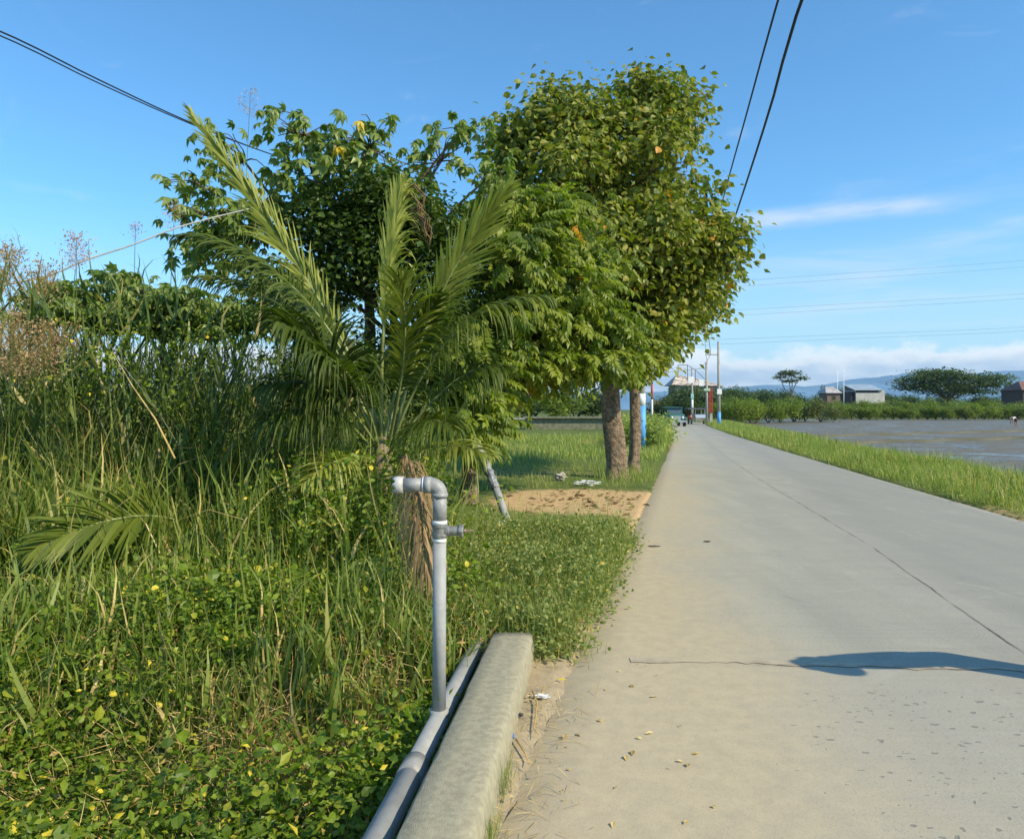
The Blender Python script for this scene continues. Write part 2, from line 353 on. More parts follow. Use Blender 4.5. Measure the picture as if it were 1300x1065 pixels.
def road_mat():
    m = bpy.data.materials.new('worn_concrete'); m.use_nodes = True; t = NT(m.node_tree); t.n.clear()
    pos = t.node('ShaderNodeNewGeometry').outputs['Position']
    u = t.node('ShaderNodeAttribute', attribute_name='u').outputs['Fac']     # metres from the left edge
    xyz = t.node('ShaderNodeSeparateXYZ', {0: pos})
    rot = t.node('ShaderNodeMapping', {'Vector': pos}); rot.inputs['Rotation'].default_value = (0, 0, R(12.6)); rot.inputs['Scale'].default_value = (1, .12, 1)
    streak = t.noise(rot.outputs[0], 2.2, 6, .6); n1 = t.noise(pos, .55, 6, .6); n2 = t.noise(pos, 9, 6, .7); n3 = t.noise(pos, 110, 3, .7)
    # fine brushed lines across the road
    br = t.node('ShaderNodeMapping', {'Vector': pos}); br.inputs['Rotation'].default_value = (0, 0, R(12.6)); br.inputs['Scale'].default_value = (.5, 26, 1)
    brush = t.noise(br.outputs[0], 1.0, 3, .6)
    c = t.mix(t.maprange(streak, .3, .7), (.425, .400, .318, 1), (.355, .338, .270, 1))
    c = t.mix(t.maprange(n1, .3, .72, 0, .6), c, (.355, .343, .275, 1))
    c = t.mix(t.maprange(n2, .5, .75, 0, .45), c, (.41, .39, .33, 1))
    c = t.mix(t.maprange(brush, .4, .7, 0, .22), c, (.24, .235, .215, 1))
    c = t.mix(t.maprange(n3, .48, .72, 0, .55), c, (.19, .185, .165, 1))
    c = t.mix(t.maprange(t.math('ADD', u, t.math('MULTIPLY', n1, 1.5)), 2.2, 4.6, 0, .75), c, t.mix(.5, c, (.20, .205, .205, 1)))
    tb1 = t.math('ABSOLUTE', t.math('SUBTRACT', t.math('ADD', u, t.math('MULTIPLY', streak, .5)), 2.1)); tb2 = t.math('ABSOLUTE', t.math('SUBTRACT', t.math('ADD', u, t.math('MULTIPLY', streak, .5)), 3.7))
    c = t.mix(t.math('MULTIPLY', t.maprange(t.math('MINIMUM', tb1, tb2), .45, .05), .16), c, (.22, .22, .20, 1))
    bl = t.noise(pos, 1.7, 7, .7, 1.2)
    c = t.mix(t.maprange(bl, .56, .70, 0, .40), c, (.24, .235, .21, 1))
    c = t.mix(t.maprange(bl, .44, .30, 0, .35), c, (.45, .43, .36, 1))
    # pits where the skin of the slab has worn off, near the joint
    wn = t.node('ShaderNodeTexNoise', {'Vector': pos, 'Scale': 9.0, 'Detail': 3.0})
    wv_ = t.node('ShaderNodeVectorMath', {0: wn.outputs['Color']}, operation='SCALE'); wv_.inputs['Scale'].default_value = .09
    wp_ = t.node('ShaderNodeVectorMath', {0: pos, 1: wv_.outputs[0]}, operation='ADD')
    pv = t.node('ShaderNodeMapping', {'Vector': wp_.outputs[0]}); pv.inputs['Scale'].default_value = (1, 1.7, 1)
    vo = t.node('ShaderNodeTexVoronoi', {'Vector': pv.outputs[0], 'Scale': 17.0, 'Randomness': 1.0})
    vc = t.node('ShaderNodeSeparateColor', {0: vo.outputs['Color']})
    area = t.maprange(t.math('ADD', t.math('MULTIPLY', t.noise(pos, 1.1, 4), 2.2), t.math('SUBTRACT', xyz.outputs[0], 1.2)), .6, 2.0)
    area = t.math('MULTIPLY', area, t.maprange(xyz.outputs[1], 4.75, 4.3))
    rad = t.math('MULTIPLY', t.maprange(vc.outputs[0], .40, 1.0, .05, .40, False), area)
    pit = t.maprange(t.math('SUBTRACT', rad, t.math('ADD', vo.outputs['Distance'], t.math('MULTIPLY', t.math('SUBTRACT', t.noise(pos, 40, 2), .5), .3))), 0.0, .07)
    c = t.mix(t.math('MULTIPLY', t.maprange(xyz.outputs[1], 4.95, 4.6), .35), c, (.42, .375, .30, 1))
    # pale dust blown from the verge over the left side
    du = t.math('ADD', u, t.math('MULTIPLY', t.math('SUBTRACT', n1, .5), 1.7))
    du = t.math('ADD', du, t.math('MULTIPLY', t.math('SUBTRACT', n2, .5), .5))
    dust = t.maprange(t.math('SUBTRACT', du, t.maprange(xyz.outputs[1], 7.5, 4.0, 0, .55)), 1.6, .1)
    dust = t.math('MULTIPLY', dust, t.maprange(xyz.outputs[1], 26, 9, .45, 1))
    dcol = t.mix(t.maprange(n2, .3, .7), (.50, .415, .27, 1), (.43, .36, .24, 1))
    c = t.mix(dust, c, dcol)
    c = t.mix(t.maprange(u, .22, .0), c, dcol)
    c = t.mix(t.math('MULTIPLY', t.maprange(n3, .5, .72), .35), c, (.22, .195, .15, 1))
    c = t.mix(t.math('MULTIPLY', pit, .62), c, (.15, .15, .14, 1))
    h = t.math('ADD', t.math('MULTIPLY', n3, .5), t.math('MULTIPLY', pit, -1.6))
    h = t.math('ADD', h, t.math('MULTIPLY', n2, .3))
    b = t.node('ShaderNodeBump', {'Height': h, 'Strength': .35, 'Distance': .008})
    p = t.node('ShaderNodeBsdfPrincipled', {'Base Color': c, 'Roughness': .85, 'Specular IOR Level': .25, 'Normal': b.outputs[0]})
    t.l.new(p.outputs[0], t.node('ShaderNodeOutputMaterial').inputs[0]); return m
def paddy_mat():
    m = bpy.data.materials.new('paddy_mud_water'); m.use_nodes = True; t = NT(m.node_tree); t.n.clear()
    pos = t.node('ShaderNodeNewGeometry').outputs['Position']
    n1 = t.noise(pos, .35, 7, .65, .5); n2 = t.noise(pos, 2.5, 5, .7)
    f = t.maprange(t.math('ADD', n1, t.math('MULTIPLY', n2, .3)), .5, .72)
    mud = t.mix(t.maprange(n2, .3, .7), (.17, .15, .10, 1), (.12, .105, .075, 1))
    b = t.node('ShaderNodeBump', {'Height': t.math('MULTIPLY', n2, f), 'Strength': .7, 'Distance': .12})
    rip = t.node('ShaderNodeBump', {'Height': t.noise(pos, 9, 3), 'Strength': .25, 'Distance': .02, 'Normal': b.outputs[0]})
    p = t.node('ShaderNodeBsdfPrincipled', {'Base Color': mud, 'Roughness': t.maprange(f, 0, 1, .16, .7, False), 'Specular IOR Level': .5, 'Normal': rip.outputs[0]})
    t.l.new(p.outputs[0], t.node('ShaderNodeOutputMaterial').inputs[0]); return m

# ------------------------------------------------------------------ ground, road, paddies
def axis(lo, hi, step, far, k=1.16):
    a = list(np.arange(lo, hi + 1e-6, step)); s = step; x = a[-1]; up = []
    while x < far: s = s * k; x += s; up.append(x)
    s = step; x = a[0]; dn = []
    while x > -far: s = s * k; x -= s; dn.append(x)
    return np.array(dn[::-1] + a + up)
gx = axis(-4, 9, .07, 9000, 1.12); gy = axis(.5, 12, .09, 9000, 1.08); gy = gy[gy > -120]
GX, GY = np.meshgrid(gx, gy); GZ = zg(GX, GY)
inroad = (GX > xl(GY)) & (GX < xr(GY)) & (GY < 150)
nx, ny = len(gx), len(gy)
ii = (np.arange(ny - 1)[:, None] * nx + np.arange(nx - 1)[None]).ravel()
gt = np.vstack([np.c_[ii, ii + 1, ii + nx + 1], np.c_[ii, ii + nx + 1, ii + nx]])
ground = MB().add(np.c_[GX.ravel(), GY.ravel(), GZ.ravel()], gt).build('ground', ground_mat(), smooth=True, kind='structure')
uL = xl(GY) - GX
sandp = ss(.0, 1.0, 1 - (((GX - 1.35) / 2.3) ** 2 + ((GY - 13.6) / 2.5) ** 2)) * 1.3 * (uL > -1)
sandp += ss(0, 1, 1 - (((GX - 4.6) / 2.0) ** 2 + ((GY - 37) / 5) ** 2)) * .8
sandp += ss(0, 1, 1 - (((GX + 1.0) / 7) ** 2 + ((GY - 20) / 3.4) ** 2)) * .42
sandp += ss(.5, .1, uL) * ss(18, 8, GY) * .8 + ss(5.9, 5.2, GY) * (GX > curb_l(GY)) * (uL > 0) * .9
sandp += ss(160, 150, GY) * ss(143, 150, GY) * .9
dustp = ss(2.4, 1.2, uL + .7 * wav(GX, GY, 2.2) * .3) * ss(6.6, 4.4, GY + .5 * wav(GX, GY, 3.0)) * (GX > curb_l(GY))
for nm, arr in (('sand', sandp), ('dust', dustp)):
    a_ = ground.data.attributes.new(nm, 'FLOAT', 'POINT'); a_.data.foreach_set('value', np.clip(arr, 0, 1.4).astype(np.float32).ravel())

ry = np.concatenate([np.arange(-20, 20, .25), np.arange(20, 148, 1.0)]); us = np.linspace(0, 1, 41)
RXm = xl(ry)[:, None] + (xr(ry) - xl(ry))[:, None] * us[None]; RYm = np.repeat(ry[:, None], 41, 1)
edge = .035 * wav(RXm, RYm * 3, 2.0)
RXm = RXm + edge * ((us[None] < .01) | (us[None] > .99))
RZm = .012 + 0 * RXm; RZm[:, 0] = -.03; RZm[:, -1] = -.09
i2 = (np.arange(len(ry) - 1)[:, None] * 41 + np.arange(40)[None]).ravel()
rt = np.vstack([np.c_[i2, i2 + 1, i2 + 42], np.c_[i2, i2 + 42, i2 + 41]])
road = MB().add(np.c_[RXm.ravel(), RYm.ravel(), RZm.ravel()], rt).build('road', road_mat(), smooth=True, kind='structure')
a_ = road.data.attributes.new('u', 'FLOAT', 'POINT'); a_.data.foreach_set('value', (RXm - xl(ry)[:, None]).astype(np.float32).ravel())

M_joint = solid('joint_dirt', (.24, .205, .15), .95, scale=20, var=.4)
M_jointl = solid('joint_spall', (.48, .40, .29), .95, scale=12, var=.25)
def ribbon(pts, wd, z, wob, name, mat, seed):
    r = np.random.default_rng(seed); P = np.array(pts, float)
    d = np.r_[0, np.cumsum(np.linalg.norm(np.diff(P, axis=0), axis=1))]; t = np.arange(0, d[-1], .06)
    x = np.interp(t, d, P[:, 0]); y = np.interp(t, d, P[:, 1])
    tx, ty = np.gradient(x), np.gradient(y); l = np.hypot(tx, ty); nxx, nyy = -ty / l, tx / l
    wb = np.convolve(r.normal(size=len(t)), np.ones(9) / 9, 'same') * wob; ww = wd * np.clip(.6 + np.convolve(r.normal(size=len(t)), np.ones(4) / 4, 'same') * .9, .12, 2)
    V = np.r_[np.c_[x + nxx * (wb - ww), y + nyy * (wb - ww), np.full(len(t), z)], np.c_[x + nxx * (wb + ww), y + nyy * (wb + ww), np.full(len(t), z)]]
    n = len(t); i = np.arange(n - 1)
    return MB().add(V, np.vstack([np.c_[i, i + 1, i + n + 1], np.c_[i, i + n + 1, i + n]])).build(name, mat, kind='structure')
ribbon([(2.7, 0), (3.05, 3.0), (3.38, 5.3), (3.62, 6.4), (4.18, 9), (5.75, 18.2), (8.0, 30), (12, 50)], .0042, .0165, .014, 'road_joint', M_joint, 3)
ribbon([(.75, 4.93), (1.7, 4.86), (2.2, 4.86), (4.0, 4.62), (5.6, 4.5)], .034, .0165, .09, 'road_joint', M_jointl, 4)
ribbon([(1.5, 4.83), (2.2, 4.82), (4.0, 4.58), (5.6, 4.45)], .0035, .0205, .012, 'road_joint', M_joint, 5)

# paddy water
pw = MB(); yy = np.concatenate([np.arange(4, 60, 2.0), np.arange(60, 172, 4.0)])
V = []; 
for y in yy: V += [(xr(y) + 4.0, y, -.345), (260 + y, y, -.345)]
T = []
for i in range(len(yy) - 1): a = 2 * i; T += [(a, a + 1, a + 3), (a, a + 3, a + 2)]
pw.add(V, T); pw.build('paddy_water', paddy_mat(), kind='structure')
M_bund = solid('bund_mud', (.125, .112, .085), .95, scale=1.5, col2=(.105, .105, .065), bump=.5, bscale=8)
for k, (a, b) in enumerate((((985, 555), (1420, 544)), ((1020, 564), (1500, 551)))):
    A = G(*a, -.3); B_ = G(*b, -.3); n = 60
    pts = [A.lerp(B_, i / n) + Vector((0, .5 * math.sin(i * .7 + k), -.14 + .02 * math.sin(i * 1.9))) for i in range(n + 1)]
    MB().tube(pts, [.27 + .02 * math.sin(i * 2.3 + k) for i in range(n + 1)], 8).build('paddy_bund', M_bund, smooth=True, kind='structure')

# mountains
def mountain(px0, px1, D, prof, seed):
    r = np.random.default_rng(seed); n = 90; m = 14; xs = np.linspace(px0, px1, n)
    ph = r.uniform(0, 6, 6); V = []
    for j in range(m):
        f = j / (m - 1)
        for i, px in enumerate(xs):
            top = U(px, np.interp(px, [p[0] for p in prof], [p[1] for p in prof]), D).z
            nzz = sum(math.sin(px * .02 * (k + 1) * 1.7 + ph[k] + f * 3 * k) / (k + 1.5) for k in range(6)) * top * .06
            h = (top + nzz) * math.sin(min(1, f * 1.0) * math.pi / 2) ** .8
            V.append((U(px, 500, D).x, D - (1 - f) * 900 + 60 * math.sin(px * .13 + f * 9), h if f > 0 else -5))
    T = []
    for j in range(m - 1):
        for i in range(n - 1): a = j * n + i; T += [(a, a + 1, a + n + 1), (a, a + n + 1, a + n)]
    return MB().add(V, T).build('mountains', M_mount, smooth=True, kind='structure')
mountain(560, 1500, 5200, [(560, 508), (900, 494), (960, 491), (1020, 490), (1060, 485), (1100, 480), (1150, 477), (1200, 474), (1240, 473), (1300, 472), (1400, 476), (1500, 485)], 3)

# ------------------------------------------------------------------ vegetation builders
def limb(mb, A, B, r0, r1, n=8, sides=7, sag=.12, seed=None, m=0):
    A = Vector(A); B = Vector(B); L = (B - A).length; pts = []
    o1 = Vector(rvec(1)[0]) * L * .07; o2 = Vector(rvec(1)[0]) * L * .05
    for i in range(n + 1):
        f = i / n; p = A.lerp(B, f) + o1 * math.sin(f * math.pi) + o2 * math.sin(2 * f * math.pi) + Vector((0, 0, 1)) * sag * L * math.sin(f * math.pi)
        pts.append(p)
    mb.tube(pts, [r0 + (r1 - r0) * (i / n) ** .8 for i in range(n + 1)], sides, m=m); return pts
def crown_points(blobs, n, shell=.5, seed=0, hole=.25):
    r = np.random.default_rng(seed)
    wts = np.array([b[2] * b[3] for b in blobs], float); wts /= wts.sum(); out = []; idx = []
    while len(out) < n:
        k = r.choice(len(blobs), p=wts); px, py, rx, ry_, D, rd = blobs[k]
        d = rvec(1, r)[0]; rad = (shell + (1 - shell) * r.random()) if r.random() < .75 else r.random()
        c = U(px, py, D); s = D / F
        p = np.array(c) + d * np.array([rx * s, rd, ry_ * s]) * rad
        if math.sin(p[0] * 2.1 + p[2] * 1.3) + math.sin(p[2] * 2.6 - p[1] * 1.9 + 1) + math.sin(p[0] * 3.9 - p[2] * 3.1) < -2.05 + hole * 2: 
            if r.random() < .8: continue
        if p[2] < .15: continue
        out.append(p); idx.append(k)
    return np.array(out), np.array(idx)
def clusters(mb, C, tpls, per, crad, size, droop=.35, out=None, seed=0, flat=.7, vshift=0.0, vexp=1.0, dead=.012, nr=.75):
    r = np.random.default_rng(seed); N = len(C) * per
    base = np.repeat(C, per, 0); off = r.normal(size=(N, 3)) * crad * np.array([1, 1, flat])
    P = base + off
    Y = norm(off + 1e-6) + rvec(N, r) * .7; Y[:, 2] = Y[:, 2] * .5 - droop
    Nn = rvec(N, r) * nr + np.array([.25, -.1, 1.0])
    X, Y, Z = frames(Y, Nn)
    sz = size * r.uniform(.65, 1.25, N)
    cv = np.repeat(r.normal(0, .10, len(C)), per)
    a = np.clip(r.random(N) ** vexp * .94 + cv * (r.random(N) < .97) + vshift, 0, .93); a = np.where(r.random(N) < dead, 1.0, a)
    k = r.integers(0, len(tpls), N)
    for j, tp in enumerate(tpls):
        q = k == j
        if q.any(): mb.inst(tp, P[q], X[q], Y[q], Z[q], sz[q], a[q])
def fork(mb, root, targets, r0, r1, sides=5):
    for p in targets: limb(mb, root, p, r0, r1, 5, sides, .08)

# ------------------------------------------------------------------ the big roadside tree, two trunks
def trunk(mb, base, topp, r0, r1, seed, flare=1.5, n=16, sides=14):
    r = random.Random(seed); A = Vector(base); B = Vector(topp); V = []; k = n + 1
    for i in range(k):
        f = i / n; p = A.lerp(B, f) + Vector((math.sin(f * 5 + seed) * .05, math.cos(f * 4 + seed) * .05, 0)) * math.sin(f * math.pi)
        rr = (r0 + (r1 - r0) * f) * (1 + (flare - 1) * max(0, 1 - f * 7) ** 2)
        for j in range(sides):
            a = 2 * math.pi * j / sides
            q = rr * (1 + .10 * math.sin(3 * a + seed + f * 4) + .07 * math.sin(5 * a - f * 9) + r.uniform(-.035, .035))
            V.append(p + Vector((math.cos(a) * q, math.sin(a) * q, 0)))
    T = []
    for i in range(n):
        for j in range(sides):
            q = (i * sides + j, i * sides + (j + 1) % sides, (i + 1) * sides + (j + 1) % sides, (i + 1) * sides + j); T += [(q[0], q[1], q[2]), (q[0], q[2], q[3])]
    mb.add([list(v) for v in V], T)
bA = G(783, 607); bB = G(803, 600)
big = thing('roadside_tree', (bA.x, bA.y, -.05), 'tall round-leaved tree with thick grey-brown twin trunks at the left edge of the road', 'tree')
tA = MB(); forkA = Vector((bA.x - .15, bA.y, 3.2)); trunk(tA, (bA.x, bA.y, -.1), forkA, .24, .21, 2)
tB = MB(); forkB = Vector((bB.x + .12, bB.y, 3.4)); trunk(tB, (bB.x, bB.y, -.1), forkB, .15, .12, 7)
blobs = [(760, 160, 52, 40, 18.4, 1.8), (835, 160, 46, 42, 18.6, 1.7), (700, 165, 48, 42, 18.2, 1.7), (725, 235, 75, 62, 18, 2.5), (822, 228, 58, 62, 18.4, 2.4),
         (845, 305, 62, 56, 18.2, 2.3), (898, 300, 30, 24, 17.8, 1.0), (914, 322, 12, 30, 17.6, .5), (877, 352, 44, 36, 18, 1.6), (780, 325, 80, 70, 17.9, 2.9),
         (822, 425, 32, 50, 18.2, 1.6), (695, 310, 56, 64, 17.9, 2.3), (800, 458, 26, 26, 17.8, 1.0), (838, 400, 40, 40, 18.3, 1.5), (870, 392, 36, 38, 20.6, 1.8), (822, 420, 42, 42, 21, 1.8), (850, 335, 42, 42, 21, 1.8), (800, 435, 46, 38, 21.8, 2.0), (885, 350, 36, 38, 21.6, 1.8), (780, 400, 60, 50, 22.2, 2.2), (922, 308, 16, 26, 17.6, .5), (930, 342, 8, 20, 17.6, .3), (886, 372, 26, 20, 18, .8), (897, 250, 16, 20, 18.2, .8), (646, 170, 20, 18, 18, .8), (868, 128, 22, 18, 18.4, .8), (642, 235, 18, 24, 18, .8), (712, 118, 26, 14, 18.2, .7), (815, 114, 42, 16, 18.4, 1.0), (650, 200, 24, 24, 18, .8)]  # deeper rear blobs, mostly hidden, are added to cast shade on the field
Cp, ci = crown_points(blobs, 1620, .5, 3, .22)
for i, b in enumerate(blobs):
    c = U(b[0], b[1], b[4]); src = forkA if b[0] < 800 else forkB
    mid = Vector(src).lerp(c, .45) + Vector((0, 0, .3))
    limb(tA if src is forkA else tB, src, c, .12, .035, 9, 7, .03)
twA = MB()
for i, b in enumerate(blobs):
    c = U(b[0], b[1], b[4])
    fork(twA, c, Cp[ci == i][::3][:26], .028, .007, 4)
tA.build('trunk', M_bark, big, True); tB.build('trunk', M_bark, big, True, label='thinner right trunk')
twA.build('twigs', M_twig, big)
cr = MB(); clusters(cr, Cp, [leafR, leafA], 32, .26, .175, .5, seed=5, vshift=.10, nr=1.1); cr.build('crown', M_broad, big)

# ------------------------------------------------------------------ drooping feathery tree in front of it
c0 = U(596, 640, 13.2); c0.z = 0
comp = thing('feathery_tree', c0, 'bright green tree with drooping feathery leaves between the coconut palm and the twin trunks', 'tree')
tb = MB(); top3 = U(612, 430, 13.2); trunk(tb, c0, top3, .13, .09, 4)
blobs = [(648, 270, 26, 40, 13.6, 1.0), (685, 290, 44, 44, 14.2, 1.1), (655, 340, 46, 50, 13.4, 1.2), (700, 385, 66, 44, 14, 1.4), (742, 430, 48, 38, 14.4, 1.1), (650, 420, 50, 46, 13.4, 1.4),
         (705, 462, 70, 24, 14, 1.1), (625, 478, 36, 28, 13.2, 1.0), (590, 470, 42, 50, 13, 1.1), (785, 445, 26, 20, 14.4, .6), (585, 535, 30, 40, 12.2, .6), (740, 340, 34, 28, 14.6, .8)]
Cp, ci = crown_points(blobs, 520, .5, 8, .42)
for i, b in enumerate(blobs): limb(tb, top3, U(b[0], b[1], b[4]), .055, .02, 8, 6, .08)
tw = MB()
for i, b in enumerate(blobs): fork(tw, U(b[0], b[1], b[4]), Cp[ci == i][::2][:22], .018, .006, 4)
tb.build('trunk', M_bark, comp, True); tw.build('twigs', M_twig, comp)
cr = MB(); clusters(cr, Cp, COMP, 7, .24, .36, .35, seed=6, flat=.6, vshift=.08, dead=.006); cr.build('crown', M_comp, comp)

# ------------------------------------------------------------------ palmate-leaved tree behind the palm, and the vine mass in it
c0 = U(470, 640, 13.6); c0.z = .3
pal = thing('palmate_tree', c0, 'tall thin-branched tree with drooping hand-shaped leaves on a wide crown behind the coconut palm', 'tree')
tb = MB(); top4 = U(468, 380, 13.6); trunk(tb, c0, top4, .14, .08, 9)
blobs = [(385, 172, 56, 22, 12.2, 1.1), (310, 205, 52, 30, 12, .9), (248, 232, 34, 16, 11.6, .6), (268, 275, 40, 30, 11.6, .8), (470, 190, 76, 28, 12.6, 1.3), (560, 205, 64, 38, 12.8, 1.2), (585, 165, 26, 14, 12.6, .5),
         (615, 230, 30, 38, 12.8, .8), (420, 235, 105, 42, 12.6, 1.6), (330, 262, 56, 50, 12.2, 1.1), (540, 275, 76, 46, 13, 1.4), (290, 320, 56, 36, 12, 1.0), (380, 152, 26, 8, 12, .5), (600, 320, 28, 56, 13, .8)]
Cp, ci = crown_points(blobs, 400, .6, 12, .55)
for i, b in enumerate(blobs): limb(tb, top4, U(b[0], b[1], b[4]), .05, .018, 9, 6, .06)
tw = MB()
for i, b in enumerate(blobs): fork(tw, U(b[0], b[1], b[4]), Cp[ci == i][:30], .014, .006, 4)
tb.build('trunk', M_bark, pal, True); tw.build('twigs', M_twig, pal)
cr = MB(); clusters(cr, Cp, PALM, 3, .16, .19, .15, seed=9, flat=.5, vshift=.34); cr.build('crown', M_palmate, pal)

c0 = U(505, 640, 13.6); c0.z = .3
vin = thing('vine_covered_tree', c0, 'dense dark mass of small-leaved vines smothering a tree behind the coconut palm', 'tree')
tb = MB(); top5 = U(500, 430, 13.6); trunk(tb, c0, top5, .12, .09, 12)
blobs = [(470, 270, 85, 48, 12.4, 1.3), (545, 300, 60, 48, 12.6, 1.2), (420, 300, 55, 50, 12.3, 1.1), (480, 340, 90, 50, 12.5, 1.4), (400, 370, 60, 45, 12.3, 1.1), (560, 380, 60, 60, 12.7, 1.1), (500, 250, 50, 34, 12.4, 1.0), (450, 480, 120, 60, 12.6, 1.2), (570, 470, 60, 60, 12.6, 1.0)]
Cp, ci = crown_points(blobs, 900, .35, 15, .1)
for b in blobs: limb(tb, top5, U(b[0], b[1], b[4]), .05, .02, 8, 6, .06)
tb.build('trunk', M_bark, vin, True)
cr = MB(); clusters(cr, Cp, [leafA, leafR], 32, .2, .10, .3, seed=10); cr.build('crown', M_vine, vin)

# low spreading tree at the left, over the reeds
c0 = U(200, 640, 9.6); c0.z = .5
lowt = thing('spreading_shrub_tree', c0, 'low spreading tree with a flat bright green layer of leaves above the reeds at left', 'tree')
tb = MB(); top6 = U(205, 430, 9.6); trunk(tb, c0, top6, .05, .035, 3, 1.2, 10, 8)
blobs = [(110, 400, 80, 20, 9.3, .6), (270, 412, 80, 20, 9.6, .6), (70, 360, 20, 10, 9.3, .3), (90, 378, 40, 14, 9.4, .5), (160, 372, 60, 16, 9.5, .7), (240, 386, 60, 18, 9.5, .7), (310, 400, 60, 18, 9.7, .7), (200, 405, 90, 18, 9.6, .8), (330, 372, 40, 18, 9.8, .6), (150, 350, 30, 12, 9.5, .4), (60, 390, 20, 20, 9.3, .3)]
Cp, ci = crown_points(blobs, 290, .4, 22, .3)
for i, b in enumerate(blobs): limb(tb, top6, U(b[0], b[1], b[4]), .028, .012, 8, 6, .04)
tw = MB()
for i, b in enumerate(blobs): fork(tw, U(b[0], b[1], b[4]), Cp[ci == i][:20], .009, .004, 4)
tb.build('trunk', M_bark, lowt, True); tw.build('twigs', M_twig, lowt)
cr = MB(); clusters(cr, Cp, PALM, 5, .13, .125, .1, seed=19, flat=.35, vshift=.32); cr.build('crown', M_palmate, lowt)

# ------------------------------------------------------------------ coconut palm
def bez(P, n):
    P = [np.array(p, float) for p in P]; t = np.linspace(0, 1, n)[:, None]
    if len(P) == 3: return (1 - t) ** 2 * P[0] + 2 * t * (1 - t) * P[1] + t * t * P[2]
    return (1 - t) ** 3 * P[0] + 3 * t * (1 - t) ** 2 * P[1] + 3 * t * t * (1 - t) * P[2] + t ** 3 * P[3]
def frond(parent, ctrl, L=.75, n=64, start=.22, ang0=1.05, ang1=.35, droop=.5, roll=(0, -1, .3), tint=.35, mat=None, wd=.0125, seed=0, rr=.018, sides=(1, 1), droop_side=None, label=None, name='frond', rmat=None, **tags):
    r = np.random.default_rng(seed); C = bez(ctrl, 60); rollv = norm(np.array(roll, float)); L = L * 1.06
    mb = MB(); rb = MB(); rb.tube(C, np.linspace(rr, .004, 60), 6)
    Tn = norm(np.gradient(C, axis=0))
    for si, sd in enumerate((-1, 1)):
        if sides[si] <= 0: continue
        n = int(n * 1.0); f = np.linspace(start, .995, n) + r.normal(0, .004, n); f = np.clip(f, 0, .999)
        idx = f * 59; i0 = idx.astype(int); P = C[i0] + (C[np.minimum(i0 + 1, 59)] - C[i0]) * (idx - i0)[:, None]; T = Tn[i0]
        side = norm(np.cross(T, rollv)) * sd; up = norm(np.cross(side * sd, T))
        g = (f - start) / (1 - start); ln = L * sides[si] * np.clip(np.sin(np.pi * (g * .82 + .14)), .12, 1) ** .75 * r.uniform(.86, 1.08, n)
        an = ang0 + (ang1 - ang0) * g + r.normal(0, .08, n)
        d = T * np.cos(an)[:, None] + side * np.sin(an)[:, None] + up * r.choice([.08, .3], n)[:, None] + r.normal(0, .05, (n, 3))
        d = norm(d); k = 6; dr = droop if droop_side is None else droop_side[si]
        pts = [P]; cur = P.copy(); dd = d.copy(); drp = dr * r.uniform(.5, 1.5, n)
        for j in range(k):
            cur = cur + dd * (ln / k)[:, None]; dd = norm(dd + np.array([0, 0, -1.]) * (drp / k * (1 + j * .5))[:, None]); pts.append(cur.copy())
        wv = norm(np.cross(d, side * .4 + up)); wv = norm(wv + r.normal(0, .2, (n, 3)))
        w_ = wd * r.uniform(.8, 1.15, n) * np.where(ln < L * .3, .6, 1)
        V = []; prof = [.55, 1, 1, .9, .7, .4]
        for j in range(k): V += [pts[j] - wv * (w_ * prof[j])[:, None], pts[j] + wv * (w_ * prof[j])[:, None]]
        V.append(pts[k]); V = np.stack(V, 1); nv = V.shape[1]; t = []
        for j in range(k - 1): a = 2 * j; t += [(a, a + 1, a + 3), (a, a + 3, a + 2)]
        a = 2 * (k - 1); t.append((a, a + 1, a + 2)); t = np.array(t)
        TT = (t[None] + (np.arange(n) * nv)[:, None, None]).reshape(-1, 3)
        mb.add(V.reshape(-1, 3), TT, np.repeat(np.clip(tint + r.normal(0, .09, n), 0, 1), nv))
    if parent is None:
        mb.add(np.vstack(rb.V), np.vstack(rb.T), .9, 1)
        return mb.build(name, [mat or M_frond, rmat or M_rachis], None, label=label, **tags)
    o = mb.build(name, mat or M_frond, parent, **({'label': label} if label else {}))
    ra = rb.build('rachis', rmat or M_rachis, None, True); ra.data.transform(Matrix.Translation(-Vector(parent.location))); ra.parent = o
    return o
PD = 7.9
pb = U(486, 640, PD); pb.z = .12
palm = thing('coconut_palm', pb, 'young coconut palm with tall arching green fronds rising from the weedy bank', 'palm tree')
hub = U(486, 585, PD)
st = MB(); st.tube([pb - Vector((0, 0, .2)), pb + Vector((0, 0, .4)), hub + Vector((0, 0, -.1)), hub + Vector((0, 0, .25))], [.12, .11, .10, .06], 12)
st.build('stem', solid('palm_stem', (.26, .20, .13), .9, scale=9, bump=.8, bscale=18), palm, True)
UU = lambda x, y, d=0.0: tuple(U(x, y, PD + d))
hb = UU(484, 560)
frond(palm, [hb, UU(455, 430, -.1), UU(345, 290, .1), UU(238, 138, .2)], .50, 84, .30, .42, .12, .28, (.35, -1, .3), .72, seed=1, rr=.026, label='tallest frond, leaning up to the left')
frond(palm, [hb, UU(482, 440, -.3), UU(490, 330, -.2), UU(512, 232, -.1)], .50, 74, .42, .24, .12, .4, (.3, -1, .2), .96, seed=2, rr=.026, droop_side=(.12, 1.4), label='pale upright spear frond, curling at the tip')
frond(palm, [UU(500, 560), UU(520, 460, .2), UU(555, 350, .1), UU(650, 232, -.2)], .52, 76, .45, .58, .22, .15, (.6, -1, .2), .88, seed=3, rr=.024, label='bright frond fanning up to the right')
